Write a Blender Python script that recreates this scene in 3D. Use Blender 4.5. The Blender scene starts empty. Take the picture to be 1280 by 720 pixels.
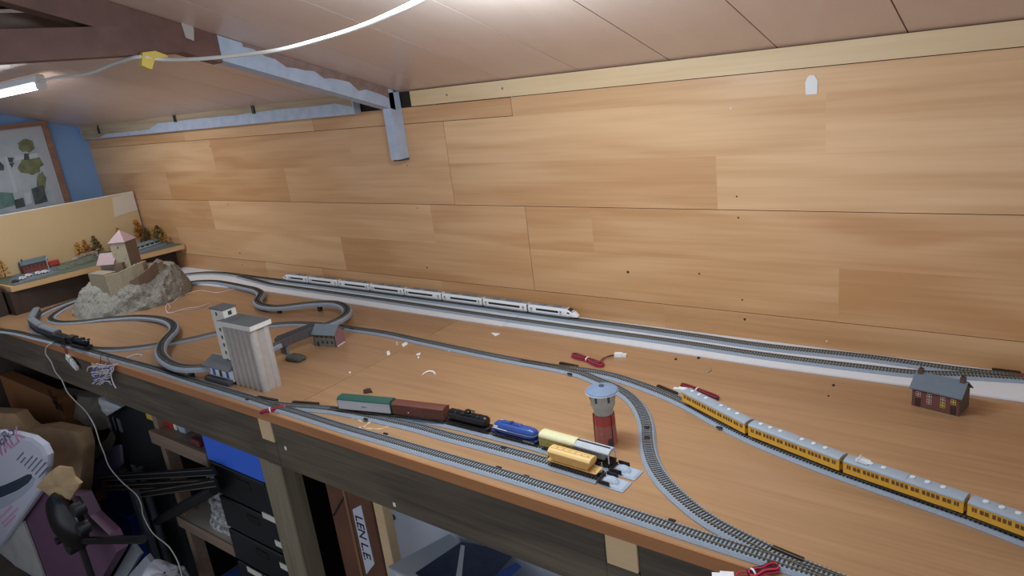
import bpy, math, random
from mathutils import Vector, Matrix, noise
random.seed(7)
S = bpy.context.scene
COL = S.collection
R = math.radians

# ------------------------------------------------------------------ camera
F = 885.0
HC = 0.53                       # camera height above the table top (z = 0)
CR = Vector((0.7961974814, 0.5931684805, -0.1192505949))
CD = Vector((0.0840197986, -0.3035837947, -0.9490930160))
CF = Vector((-0.5991746357, 0.7456460510, -0.2915505490))
cam = bpy.data.cameras.new('camera'); cam_o = bpy.data.objects.new('camera', cam); COL.objects.link(cam_o)
m = Matrix((( CR.x, -CD.x, -CF.x, 0), (CR.y, -CD.y, -CF.y, 0), (CR.z, -CD.z, -CF.z, HC), (0, 0, 0, 1)))
cam_o.matrix_world = m
cam.sensor_width = 36; cam.lens = F / 1280 * 36; cam.clip_start = 0.02; cam.clip_end = 30
S.camera = cam_o

def ray(px, py):
    a, b = (px - 640) / F, (py - 360) / F
    return CR * a + CD * b + CF
def P(px, py, z=0.0):           # point of the photo on the level z
    d = ray(px, py); s = (z - HC) / d.z; v = d * s; return Vector((v.x, v.y, z))
def W(px, py, y):               # point of the photo on a plane parallel to the back wall
    d = ray(px, py); s = y / d.y; v = d * s; return Vector((v.x, y, v.z + HC))
def X(px, py, x):               # point of the photo on a plane across the shed
    d = ray(px, py); s = x / d.x; v = d * s; return Vector((x, v.y, v.z + HC))

# ------------------------------------------------------------------ materials
def lin(c):
    if isinstance(c, str):
        c = [int(c[i:i + 2], 16) / 255 for i in (0, 2, 4)]
    return tuple((v / 12.92 if v <= .04045 else ((v + .055) / 1.055) ** 2.4) for v in c) + (1,)
def mat(name, color, rough=.6, metal=0, var=0.0, scale=60, bump=0.0, stretch=(1, 1, 1), color2=None, emit=None, spec=.5, trans=0):
    M = bpy.data.materials.new(name); M.use_nodes = True
    N = M.node_tree.nodes; L = M.node_tree.links; B = N['Principled BSDF']
    B.inputs['Roughness'].default_value = rough; B.inputs['Metallic'].default_value = metal
    B.inputs['Specular IOR Level'].default_value = spec
    B.inputs['Base Color'].default_value = lin(color)
    if emit:
        B.inputs['Emission Color'].default_value = lin(color); B.inputs['Emission Strength'].default_value = emit
    if var or color2 or bump:
        tc = N.new('ShaderNodeTexCoord'); mp = N.new('ShaderNodeMapping'); mp.inputs['Scale'].default_value = stretch
        L.new(tc.outputs['Object'], mp.inputs['Vector'])
        nz = N.new('ShaderNodeTexNoise'); nz.inputs['Scale'].default_value = scale; nz.inputs['Detail'].default_value = 6
        L.new(mp.outputs[0], nz.inputs['Vector'])
        if var or color2:
            cr = N.new('ShaderNodeValToRGB'); c = lin(color); c2 = lin(color2) if color2 else tuple(min(1, v * (1 - var)) for v in c[:3]) + (1,)
            c1 = c if color2 else tuple(min(1, v * (1 + var)) for v in c[:3]) + (1,)
            cr.color_ramp.elements[0].position = .35; cr.color_ramp.elements[1].position = .65
            cr.color_ramp.elements[0].color = c2; cr.color_ramp.elements[1].color = c1
            L.new(nz.outputs['Fac'], cr.inputs['Fac']); L.new(cr.outputs[0], B.inputs['Base Color'])
        if bump:
            bp = N.new('ShaderNodeBump'); bp.inputs['Strength'].default_value = min(1, bump); bp.inputs['Distance'].default_value = .002
            L.new(nz.outputs['Fac'], bp.inputs['Height']); L.new(bp.outputs[0], B.inputs['Normal'])
    return M

def wood(name, c_light, c_dark, rough=.35, axis=0, fine=1.0, tint=True, contrast=1.0, figure=1.0, blotch=.5):
    """printed wood: long grain along one axis, cathedral figure, each board shifted by its own 'tint' attribute"""
    M = bpy.data.materials.new(name); M.use_nodes = True
    N = M.node_tree.nodes; L = M.node_tree.links; B = N['Principled BSDF']
    B.inputs['Roughness'].default_value = rough
    tc = N.new('ShaderNodeTexCoord'); at = N.new('ShaderNodeAttribute'); at.attribute_name = 'tint'
    off = N.new('ShaderNodeVectorMath'); off.operation = 'MULTIPLY_ADD'
    off.inputs[1].default_value = (9, 7, 5)
    L.new(at.outputs['Color'], off.inputs[0]); L.new(tc.outputs['Object'], off.inputs[2])
    st = [6.0 * fine] * 3; st[axis] = .8 * fine
    mp = N.new('ShaderNodeMapping'); mp.inputs['Scale'].default_value = st; L.new(off.outputs[0], mp.inputs['Vector'])
    n1 = N.new('ShaderNodeTexNoise'); n1.inputs['Scale'].default_value = 1.6; n1.inputs['Detail'].default_value = 2; n1.inputs['Distortion'].default_value = .4
    L.new(mp.outputs[0], n1.inputs['Vector'])
    mul = N.new('ShaderNodeMath'); mul.operation = 'MULTIPLY'; mul.inputs[1].default_value = 22
    sn = N.new('ShaderNodeMath'); sn.operation = 'SINE'
    L.new(n1.outputs['Fac'], mul.inputs[0]); L.new(mul.outputs[0], sn.inputs[0])
    st2 = [140.0 * fine] * 3; st2[axis] = 5.0 * fine
    mp2 = N.new('ShaderNodeMapping'); mp2.inputs['Scale'].default_value = st2; L.new(off.outputs[0], mp2.inputs['Vector'])
    n2 = N.new('ShaderNodeTexNoise'); n2.inputs['Scale'].default_value = 1.0; n2.inputs['Detail'].default_value = 4; L.new(mp2.outputs[0], n2.inputs['Vector'])
    n3 = N.new('ShaderNodeTexNoise'); n3.inputs['Scale'].default_value = .9; n3.inputs['Detail'].default_value = 3; L.new(mp.outputs[0], n3.inputs['Vector'])
    def madd(a, k, b):
        x = N.new('ShaderNodeMath'); x.operation = 'MULTIPLY_ADD'; x.inputs[1].default_value = k
        L.new(a, x.inputs[0])
        if isinstance(b, float): x.inputs[2].default_value = b
        else: L.new(b, x.inputs[2])
        return x.outputs[0]
    v = madd(sn.outputs[0], .09 * figure * contrast, .5)
    v = madd(n2.outputs['Fac'], .5 * contrast, v)
    v = madd(n3.outputs['Fac'], blotch * contrast, v)
    sep = N.new('ShaderNodeSeparateColor'); L.new(at.outputs['Color'], sep.inputs[0])
    v = madd(sep.outputs[0], .45 if tint else 0.0, v)
    sub = N.new('ShaderNodeMath'); sub.operation = 'SUBTRACT'; L.new(v, sub.inputs[0]); sub.inputs[1].default_value = .5 * (.5 + blotch) * contrast + (.225 if tint else 0)
    cr = N.new('ShaderNodeValToRGB'); cr.color_ramp.elements[0].position = .22; cr.color_ramp.elements[1].position = .78
    cr.color_ramp.elements[0].color = lin(c_dark); cr.color_ramp.elements[1].color = lin(c_light)
    L.new(sub.outputs[0], cr.inputs['Fac']); L.new(cr.outputs[0], B.inputs['Base Color'])
    return M

# ------------------------------------------------------------------ mesh builder
class MB:
    def __init__(s): s.v = []; s.f = []; s.mi = []; s.tint = []; s.ct = (.5, .5, .5); s.cm = 0
    def add(s, vs, fs):
        b = len(s.v); s.v += [Vector(v) for v in vs]
        for f in fs: s.f.append([b + i for i in f]); s.mi.append(s.cm); s.tint.append(s.ct)
        return s
    def box(s, a, b):
        (x0, y0, z0), (x1, y1, z1) = a, b
        x0, x1 = min(x0, x1), max(x0, x1); y0, y1 = min(y0, y1), max(y0, y1); z0, z1 = min(z0, z1), max(z0, z1)
        return s.add([(x0,y0,z0),(x1,y0,z0),(x1,y1,z0),(x0,y1,z0),(x0,y0,z1),(x1,y0,z1),(x1,y1,z1),(x0,y1,z1)],
                     [(0,3,2,1),(4,5,6,7),(0,1,5,4),(1,2,6,5),(2,3,7,6),(3,0,4,7)])
    def bbox(s, a, b, c=.001):          # box with chamfered edges
        (x0, y0, z0), (x1, y1, z1) = a, b
        x0, x1 = min(x0, x1), max(x0, x1); y0, y1 = min(y0, y1), max(y0, y1); z0, z1 = min(z0, z1), max(z0, z1)
        c = min(c, (x1-x0)*.45, (y1-y0)*.45, (z1-z0)*.45)
        def ring(z, d): return [(x0+d,y0+c+0,z) if 0 else (x0+d, y0+d+c, z),(x0+d+c, y0+d, z),(x1-d-c, y0+d, z),(x1-d, y0+d+c, z),(x1-d, y1-d-c, z),(x1-d-c, y1-d, z),(x0+d+c, y1-d, z),(x0+d, y1-d-c, z)]
        rs = [ring(z0, c), ring(z0+c, 0), ring(z1-c, 0), ring(z1, c)]
        return s.loft(rs)
    def loft(s, rings, cap=True, closed=True):
        n = len(rings[0]); vs = [p for r in rings for p in r]; fs = []
        for i in range(len(rings) - 1):
            for j in range(n if closed else n - 1):
                k = (j + 1) % n; fs.append((i*n+j, i*n+k, (i+1)*n+k, (i+1)*n+j))
        if cap: fs.append(tuple(reversed(range(n)))); fs.append(tuple((len(rings)-1)*n + j for j in range(n)))
        return s.add(vs, fs)
    def rev(s, prof, n=24, c=(0, 0, 0), axis='z', cap=True):    # prof: (radius, height)
        rings = []
        for r, h in prof:
            ring = []
            for k in range(n):
                a = 2 * math.pi * k / n; x, y = r * math.cos(a), r * math.sin(a)
                if axis == 'z': p = (c[0]+x, c[1]+y, c[2]+h)
                elif axis == 'x': p = (c[0]+h, c[1]+x, c[2]+y)
                else: p = (c[0]+y, c[1]+h, c[2]+x)
                ring.append(p)
            rings.append(ring)
        return s.loft(rings, cap)
    def prof(s, pts, x0, x1, axis='x'):     # extrude a closed outline (y,z) along x
        if axis == 'x': r = [[(x, p[0], p[1]) for p in pts] for x in (x0, x1)]
        elif axis == 'y': r = [[(p[0], y, p[1]) for p in pts] for y in (x1, x0)]
        else: r = [[(p[0], p[1], z) for p in pts] for z in (x0, x1)]
        return s.loft(r)
    def tube(s, pts, r, n=8, close=False):
        pts = [Vector(p) for p in pts]; rings = []; up = None
        for i, p in enumerate(pts):
            t = (pts[min(i+1, len(pts)-1)] - pts[max(i-1, 0)])
            if t.length < 1e-9: t = Vector((0, 0, 1))
            t.normalize()
            if up is None: up = Vector((0, 0, 1)) if abs(t.z) < .9 else Vector((1, 0, 0))
            a = t.cross(up)
            if a.length < 1e-4: a = t.cross(Vector((1, 0, 0)))
            a.normalize(); b = a.cross(t).normalized(); up = b
            rr = r[i] if isinstance(r, (list, tuple)) else r
            rings.append([p + a*rr*math.cos(2*math.pi*k/n) + b*rr*math.sin(2*math.pi*k/n) for k in range(n)])
        return s.loft(rings)
    def bar(s, a, b, w, h):            # rectangular bar from a to b
        a, b = Vector(a), Vector(b); t = (b - a).normalized()
        n = t.cross(Vector((0, 0, 1)))
        if n.length < 1e-4: n = Vector((1, 0, 0))
        n.normalize(); u = n.cross(t)
        return s.loft([[p + n*w*i/2 + u*h*j/2 for i, j in ((-1,-1),(1,-1),(1,1),(-1,1))] for p in (a, b)])
    def ell(s, c, r, n=10, m=6, jit=0):
        rings = []
        for i in range(1, m):
            th = math.pi * i / m
            rings.append([(c[0]+r[0]*math.sin(th)*math.cos(2*math.pi*k/n)*(1+random.uniform(-jit,jit)), c[1]+r[1]*math.sin(th)*math.sin(2*math.pi*k/n)*(1+random.uniform(-jit,jit)), c[2]-r[2]*math.cos(th)*(1+random.uniform(-jit,jit))) for k in range(n)])
        return s.loft(rings)
    def build(s, name, material=None, parent=None, smooth=False, rel=False, loc=None):
        me = bpy.data.meshes.new(name)
        vs = s.v
        if rel and parent is not None:
            inv = world_of(parent).inverted(); vs = [inv @ v for v in vs]
        if loc is not None: vs = [v - Vector(loc) for v in vs]
        me.from_pydata([tuple(v) for v in vs], [], s.f)
        mats = material if isinstance(material, (list, tuple)) else [material]
        for q in mats: me.materials.append(q)
        me.polygons.foreach_set('material_index', s.mi)
        ca = me.color_attributes.new('tint', 'FLOAT_COLOR', 'CORNER'); data = []
        for i, f in enumerate(s.f): data += [s.tint[i][0], s.tint[i][1], s.tint[i][2], 1] * len(f)
        ca.data.foreach_set('color', data)
        if smooth:
            me.polygons.foreach_set('use_smooth', [True] * len(s.f))
            me.set_sharp_from_angle(angle=R(smooth if smooth is not True else 40))
        me.update()
        o = bpy.data.objects.new(name, me); COL.objects.link(o)
        if parent is not None: o.parent = parent
        if loc is not None: o.location = loc
        return o
def world_of(o):
    m = Matrix.Identity(4)
    while o is not None:
        m = o.matrix_basis @ m; o = o.parent
    return m
def tag(o, label, cat, group=None, kind=None):
    if label: o['label'] = label
    if cat: o['category'] = cat
    if group: o['group'] = group
    if kind: o['kind'] = kind
    return o
def struct(o): o['kind'] = 'structure'; return o
def thing(name, label, cat, loc=(0, 0, 0), rz=0, group=None):
    o = bpy.data.objects.new(name, None); COL.objects.link(o); o.empty_display_size = .01
    o.location = loc; o.rotation_euler = (0, 0, rz); return tag(o, label, cat, group)
def kids(o): return [c for c in COL.objects if c.parent is o]
def copy_tree(o, parent=None):
    c = o.copy(); COL.objects.link(c)
    if parent is not None: c.parent = parent
    for ch in kids(o): copy_tree(ch, c)
    return c
def place(o, loc, rz=0, label=None, group=None):
    o.location = loc; o.rotation_euler = (0, 0, rz)
    if label: o['label'] = label
    if group: o['group'] = group
    return o
def catmull(pts, step=.004):
    pts = [Vector(p) for p in pts]; q = [pts[0]*2 - pts[1]] + pts + [pts[-1]*2 - pts[-2]]; out = []
    for i in range(1, len(q) - 2):
        a, b, c, d = q[i-1:i+3]; n = max(2, int((c - b).length / step))
        ta = 0; tb = max((b-a).length, 1e-6) ** .5; tc = tb + max((c-b).length, 1e-6) ** .5; td = tc + max((d-c).length, 1e-6) ** .5
        for k in range(n):
            t = tb + (tc - tb) * k / n
            A1 = a*((tb-t)/(tb-ta)) + b*((t-ta)/(tb-ta)); A2 = b*((tc-t)/(tc-tb)) + c*((t-tb)/(tc-tb)); A3 = c*((td-t)/(td-tc)) + d*((t-tc)/(td-tc))
            B1 = A1*((tc-t)/(tc-ta)) + A2*((t-ta)/(tc-ta)); B2 = A2*((td-t)/(td-tb)) + A3*((t-tb)/(td-tb))
            out.append(B1*((tc-t)/(tc-tb)) + B2*((t-tb)/(tc-tb)))
    out.append(pts[-1]); return out
def resample(pts, step):
    L = [0]
    for a, b in zip(pts, pts[1:]): L.append(L[-1] + (b-a).length)
    n = max(1, round(L[-1] / step)); out = []; j = 0
    for k in range(n + 1):
        d = L[-1] * k / n
        while j < len(pts) - 2 and L[j+1] < d: j += 1
        t = (d - L[j]) / max(1e-9, L[j+1] - L[j]); out.append(pts[j].lerp(pts[j+1], t))
    return out

# ------------------------------------------------------------------ palette
WALLW = wood('beech laminate wall', 'E0B587', 'C28F5F', .32, 0, contrast=.85, figure=1.6)
CEILW = wood('beech laminate ceiling', 'DCC3B2', 'C9AA97', .3, 1, contrast=.4)
TABW = wood('beech chipboard laminate', 'BC946C', '8F694A', .28, 0, fine=1.1, contrast=.9, figure=.5)
EDGEW = wood('orange edge veneer', 'C98D5A', '9C6238', .45, 0, contrast=.6, tint=False)
BEAMW = wood('old dark beam', '6A5D4A', '3D342A', .8, 0, fine=1.4, contrast=1.2, tint=False)
POSTW = wood('weathered post', '948970', '6A604C', .8, 2, fine=1.4, contrast=1.1, tint=False)
PINE = wood('planed pine', 'E6CBA2', 'C9A474', .6, 0, contrast=.6, tint=False)
PINEX = wood('raw shelf pine', 'D9B988', 'B88F5F', .6, 1, contrast=.7, tint=False)
ROUGH = wood('rough sawn batten', 'B5A285', '85725A', .85, 0, fine=1.3, contrast=1.0, tint=False)
SHELFW = wood('shelf wood with shade', '4A3A2F', '30261F', .8, 0, contrast=.8, tint=False)  # dark browns put the shade under the shelf into the wood colour
BROWNB = mat('brown stained beam', '6A473C', .6, var=.15, scale=30)
BLUEP = mat('pale blue paint', 'B4BDCC', .6, scale=40, color2='A5AFBF', bump=.2)
BLUEW = mat('blue wall paint', '7FA3D0', .6, var=.05, scale=8)
DARK = mat('dark gap', '2A211A', .9)
FLOORM = mat('dark floor boards and wall shade', '4A4038', .8, var=.25, scale=8)
WHITEB = mat('white foam board', 'E4E6EA', .5, var=.02, scale=15)
BALLAST = mat('grey ballast', '939CA7', .75, var=.13, scale=900, bump=.5)
BALLASTD = mat('bridge grey', '6D7373', .6, var=.08, scale=200)
SLEEP = mat('black sleepers', '34322F', .7)
RAIL = mat('nickel rail', 'A59B88', .33, metal=.75)
BLACK = mat('black plastic', '17171A', .5)
BLACKG = mat('gloss black', '101012', .3)
GREYP = mat('grey plastic', '7E8790', .5)
WHITEP = mat('white plastic', 'E8E8E6', .4)
TYRE = mat('dark wheels', '2B2725', .5, metal=.3)
# ================================================================== the shed
YW = 1.2185
XL = -2.94
SLOPE = .3274; Z0 = .515
def ceil_z(y): return Z0 + SLOPE * (YW - y)

# back wall: boards of printed two-strip laminate
mb = MB()
rows = [(-.14, .0535, [-3.0, -1.669, .35], [(-3.0,-2.1,-1.669,-.9,-.4,.35), (-3.0,-1.95,-1.669,-1.2,-.6,.35)]),
        (.0535, .2467, [-3.0, -2.45, -.915, .35], [(-3.0,-2.45,-1.56,-.915,-.2768,.35), (-3.0,-2.19,-1.2,-.915,-.75,.1,.35)]),
        (.2467, .4395, [-3.0, -1.118, .35], [(-3.0,-2.42,-1.749,-1.118,-.483,.35), (-3.0,-2.1,-1.45,-1.118,-.3,.35)]),
        (.4395, .4776, [-3.0, -1.581, -.92], [(-3.0,-2.24,-1.581,-.92)])]
wr = random.Random(11)
for z0, z1, joints, strips in rows:
    n = len(strips); h = (z1 - z0) / n
    for i, xs in enumerate(strips):
        for a, b in zip(xs, xs[1:]):
            t = wr.choice([.15, .3, .5, .7, .85]); mb.ct = (t, wr.random(), wr.random())
            ga = .0007 if min(abs(a - j) for j in joints) < .002 else 0
            gb = .0007 if min(abs(b - j) for j in joints) < .002 else 0
            lo = z0 + i*h + (.0006 if i == 0 else 0); hi = z0 + (i+1)*h - (.0006 if i == n-1 else 0)
            mb.box((a+ga, YW, lo), (b-gb, YW+.007, hi))
mb.ct = (.45, .2, .9); mb.box((-.9193, YW, .4389), (.35, YW+.007, .4776))
mb.cm = 1; mb.box((-3.0, YW+.0055, -.9), (.35, YW+.03, .56))
struct(mb.build('wall_back', [WALLW, DARK]))
# left wall, its part below the table coloured dark to carry the shade
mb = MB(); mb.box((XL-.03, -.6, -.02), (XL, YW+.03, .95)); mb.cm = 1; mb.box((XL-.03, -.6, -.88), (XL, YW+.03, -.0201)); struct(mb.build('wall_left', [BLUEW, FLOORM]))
struct(MB().box((XL-.03, -.8, -.88), (.6, YW+.03, -.85)).build('floor', FLOORM))
# sloping ceiling of laminate boards running down to the wall
mb = MB()
x = -.0035; xs = []
k = 0
while x > -3.1: xs.append(x); x -= .1862
xs = [.18, .37] [::-1] + xs
for b, a in zip(xs, xs[1:]):
    mb.ct = (random.uniform(.3, .7), random.random(), random.random())
    g = .0011
    def cp(xx, yy, t): return (xx, yy, ceil_z(yy) + t)
    for y0, y1 in ((-.5, .28), (.2812, YW+.03)):
        mb.loft([[cp(a+g,y,0), cp(b-g,y,0), cp(b-g,y,.008), cp(a+g,y,.008)] for y in (y0, y1)])
mb.cm = 1
mb.loft([[(-3.1,y,ceil_z(y)+.005), (.37,y,ceil_z(y)+.005), (.37,y,ceil_z(y)+.02), (-3.1,y,ceil_z(y)+.02)] for y in (-.5, YW+.04)])
struct(mb.build('ceiling', [CEILW, DARK]))

# trims under the ceiling
mb = MB(); mb.box((-1.205, YW-.004, .4790), (.35, YW+.004, .5130))
struct(mb.build('trim_1', PINE))
mb = MB(); mb.box((-2.93, 1.197, .4745), (-1.385, YW, .5230)); mb.cm = 1
n = 24; up = []
for i in range(n+1):
    xx = -2.92 + (1.53) * i / n
    up.append((xx, .494 - .0 + (.010 if 8 < i < n else 0) + random.uniform(-.0015, .0015) - .016 * (1 if i < 3 else .4 if i < 9 else 0) * 1))
for (xa, za), (xb, zb) in zip(up, up[1:]):
    mb.add([(xa,1.1962,za),(xb,1.1962,zb),(xb,1.1962,.5232),(xa,1.1962,.5232),(xa,1.1972,za),(xb,1.1972,zb),(xb,1.1972,.5232),(xa,1.1972,.5232)],
           [(0,1,2,3),(4,7,6,5),(0,4,5,1),(3,2,6,7),(0,3,7,4),(1,5,6,2)])
struct(mb.build('trim_2', [BLUEP, ROUGH]))
# black fixings on the rough batten
for i, (px, py) in enumerate(((124, 163), (219, 148), (317, 137))):
    p = W(px, py, 1.1964)
    o = MB().bbox((-.007,-.004,-.011),(.007,.0,.011),.002).tube([(0,-.002,.011),(.006,-.004,.018)],.0016).build('metal_bracket', BLACK); o.location = p
    tag(o, ['small dark metal bracket at the left end of the rough batten', 'small dark metal bracket at the middle of the rough batten', 'small dark metal bracket on the rough batten, nearest the painted rafter'][i], 'bracket', 'dark brackets on the rough batten')

# roof timbers
def rafter(name, x0, x1, ya, yb, d, material, label):
    t = thing(name, label, 'beam', ((x0+x1)/2, ya, ceil_z(ya) - d))
    mb = MB()
    mb.loft([[(x0,y,ceil_z(y)-.001),(x1,y,ceil_z(y)-.001),(x1,y,ceil_z(y)-d),(x0,y,ceil_z(y)-d)] for y in (ya, yb)])
    mb.build('painted_timber', material, t, rel=True); return t
rt = rafter('rafter', -1.276, -1.243, .785, 1.2, .046, BLUEP, 'pale blue painted rafter sloping down to the short wall post')
mb = MB(); mb.loft([[(-1.276,y,ceil_z(y)-.001),(-1.244,y,ceil_z(y)-.001),(-1.244,y,ceil_z(y)-.05),(-1.276,y,ceil_z(y)-.05)] for y in (-.1, .7845)])
mb.build('dark_timber', BROWNB, rt, rel=True)['label'] = 'dark brown unpainted upper length of the rafter'
mb = MB()      # bare brown upper patch on the rafter's side, with a ragged lower edge
pts = []
for i in range(17):
    y = 1.185 - i * .022; pts.append((y, ceil_z(y) - .012 - random.uniform(0, .012) - (.006 if i < 5 else 0) + .009 * (i > 12)))
for (ya, za), (yb, zb) in zip(pts, pts[1:]):
    mb.add([(-1.2426, ya, ceil_z(ya)-.0015), (-1.2426, yb, ceil_z(yb)-.0015), (-1.2426, yb, zb), (-1.2426, ya, za), (-1.2432, ya, ceil_z(ya)-.0015), (-1.2432, yb, ceil_z(yb)-.0015), (-1.2432, yb, zb), (-1.2432, ya, za)], [(0,1,2,3),(4,7,6,5),(3,2,6,7)])
mb.build('bare_patch', mat('bare brown timber', '8A6F64', .7, var=.15, scale=60), rt, rel=True)['label'] = 'bare brown timber along the top of the rafter'
t = thing('wall_post', 'short pale blue painted post ending halfway down the back wall', 'post', (-1.257, 1.2, .361))
mb = MB(); mb.box((-1.270, 1.184, .361), (-1.243, YW-.0005, .515)); mb.build('post_timber', BLUEP, t, rel=True)
MB().box((-1.266, 1.188, .3572), (-1.2415, 1.216, .3608)).build('end_grain', mat('dark end grain', '4A3F38', .9), t, rel=True)
# tie beam crossing to the camera side
t = thing('tie_beam', 'dark brown horizontal tie beam crossing the top left corner', 'beam', (-1.262, .3, .627))
mb = MB(); mb.box((-1.283, -.1, .630), (-1.243, .775, .676)); mb.build('beam_timber', BROWNB, t, rel=True)
p = X(235, 38, -1.2425)
mb = MB(); mb.add([(-1.2425, p.y+dy, p.z+dz) for dy, dz in ((-.010,.012),(.008,.016),(.011,.002),(.006,-.018),(-.008,-.012))] + [(-1.2412, p.y+dy, p.z+dz) for dy, dz in ((-.010,.012),(.008,.016),(.011,.002),(.006,-.018),(-.008,-.012))], [(4,3,2,1,0),(5,6,7,8,9),(0,1,6,5),(1,2,7,6),(2,3,8,7),(3,4,9,8),(4,0,5,9)])
tag(mb.build('paper_scrap', mat('dirty paper', 'B3A9A2', .8), None, loc=(-1.2425, p.y, p.z)), 'torn pale paper scrap stuck on the brown tie beam', 'paper')
# timber stored on the beams, behind and above
t = thing('stored_plank', 'grey brown plank lying above the tie beam in the top left corner', 'plank', (-1.40, .3, .68))
mb = MB(); mb.box((-1.47, -.1, .677), (-1.345, .62, .712)); mb.build('board', mat('dusty plank', '7A6657', .7, var=.2, scale=18, stretch=(3,1,3)), t, rel=True)
t = thing('stored_pipe', 'dark rolled pipe lying across the top left corner under the roof', 'pipe', (-1.35, .35, .73))
mb = MB(); mb.tube([(-1.36,-.1,.735),(-1.36,.56,.74)], .020, 14); mb.build('pipe_wall', mat('dark grey pipe', '3F3F42', .4), t, rel=True, smooth=True)
t = thing('glass_scrap', 'small shiny triangular scrap stuck above the tie beam', 'scrap', X(140, 29, -1.30))
MB().add([(0,-.006,-.006),(0,.008,-.006),(0,-.003,.01),(-.002,-.006,-.006),(-.002,.008,-.006),(-.002,-.003,.01)],[(0,1,2),(3,5,4),(0,3,4,1),(1,4,5,2),(2,5,3,0)]).build('sheet', WHITEP, t)

# lamps: LED tube at the left and a second one just above the frame
LED = mat('led tube light', 'F4F8FF', .4, emit=14)
def led(name, x0, x1, y, z, label):
    t = thing(name, label, 'lamp', ((x0+x1)/2, y, z))
    MB().bbox((x0, y-.012, z+.006), (x1, y+.012, z+.024), .003).build('housing', WHITEP, t, rel=True)
    MB().tube([(x0+.012, y, z), (x1-.012, y, z)], .009, 12).build('tube', LED, t, rel=True, smooth=True)
    for xx in (x0, x1-.012): MB().bbox((xx, y-.011, z-.010), (xx+.012, y+.011, z+.007), .002).build('end_cap', WHITEP, t, rel=True)
    return t
led('tube_lamp', -2.42, -1.955, .745, .632, 'lit white tube lamp under the ceiling at the left edge')
t = thing('lamp_cable', 'white lamp cable sagging from the left tube lamp across under the ceiling', 'cable', X(185, 75, -1.235))
cable = [Vector((-1.955, .745, .64)), Vector((-1.75, .70, .634)), Vector((-1.5, .66, .622))] + [X(px, py, xx) for px, py, xx in ((150, 77, -1.30), (175, 71, -1.236), (200, 74, -1.233), (240, 74, -1.17), (300, 69, -1.07), (350, 62, -.97), (400, 49, -.88), (450, 33, -.78), (490, 16, -.70), (525, -1, -.62), (560, -22, -.56))]
MB().tube(catmull(cable, .01), .0032, 8).build('cable_sheath', mat('white cable', 'D8D4CC', .5), t, rel=True, smooth=True)
a = X(178, 66, -1.2385); b = X(206, 72, -1.2385)
mb = MB()
pts = [X(176,66,-1.2375), X(192,64,-1.2375), X(200,67,-1.2375), X(208,70,-1.2375), X(207,75,-1.2375), X(192,73,-1.2375), X(188,87,-1.2375), X(184,86,-1.2375), X(175,82,-1.2375)]
mb.add([p + Vector((.006, 0, 0)) for p in pts] + [p - Vector((.004, 0, 0)) for p in pts], [tuple(range(9)), tuple(range(17, 8, -1))] + [(i, (i+1) % 9, 9 + (i+1) % 9, 9 + i) for i in range(9)])
tag(mb.build('yellow_tape', mat('yellow tape', 'D8B94A', .5), None, loc=pts[4]), 'piece of yellow tape holding the white cable to the tie beam', 'tape')

def area(name, loc, size, size_y, power, rot=(0, 0, 0), color=(.86, .93, 1)):
    l = bpy.data.lights.new(name, 'AREA'); l.shape = 'RECTANGLE'; l.size = size; l.size_y = size_y; l.energy = power; l.color = color
    o = bpy.data.objects.new(name, l); COL.objects.link(o); o.location = loc; o.rotation_euler = rot; return o
area('tube_light_left', (-2.19, .745, .618), .46, .03, 2.6)
area('tube_light_over', (-.62, .66, .645), .6, .04, 3.6)
pl = bpy.data.lights.new('ceiling_glare_fill', 'POINT'); pl.energy = 5.0; pl.shadow_soft_size = .05; pl.color = (.62, .82, 1)  # extra point light without a fixture, added to whiten the ceiling like glare
po = bpy.data.objects.new('ceiling_glare_fill', pl); COL.objects.link(po); po.location = (-.60, .715, .575)

# ================================================================== the layout table
tb = thing('layout_table', 'long railway layout table with beech laminate top and dark front beam', 'table', (-1.3, .9, -.85))
mb = MB()
mb.ct = (.42, .3, .8); mb.box((-2.93, .619, -.018), (-1.0675, 1.218, 0)); mb.build('table_top', TABW, tb, rel=True)
mb = MB(); mb.ct = (.55, .6, .1); mb.box((-1.0662, .619, -.018), (.4, 1.218, 0)); mb.build('table_top', TABW, tb, rel=True)
mb = MB(); mb.box((-2.93, .617, -.018), (.4, .6188, -.0001)); mb.build('edge_strip', EDGEW, tb, rel=True)
mb = MB(); xs = [-2.93, -1.832, -1.788, -1.135, -1.094, -.405, -.359, .4]
for a, b in zip(xs[::2], xs[1::2]): mb.bbox((a, .622, -.114), (b, .655, -.0182), .0015)
for a, b in zip(xs[1:-1:2], xs[2:-1:2]): mb.box((a, .622, -.114), (b, .655, -.064))
mb.build('front_beam', BEAMW, tb, rel=True)
for a, b in zip(xs[1:-1:2], xs[2:-1:2]):
    MB().bbox((a+.0015, .6205, -.0635), (b-.0015, 1.21, -.0183), .001).build('joist', PINE, tb, rel=True)
MB().bbox((-1.233, .657, -.85), (-1.160, .700, -.0185), .002).build('leg', POSTW, tb, rel=True)
for xx in (.2,): MB().bbox((xx, .657, -.85), (xx+.068, .705, -.0185), .002).build('leg', POSTW, tb, rel=True)

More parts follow.
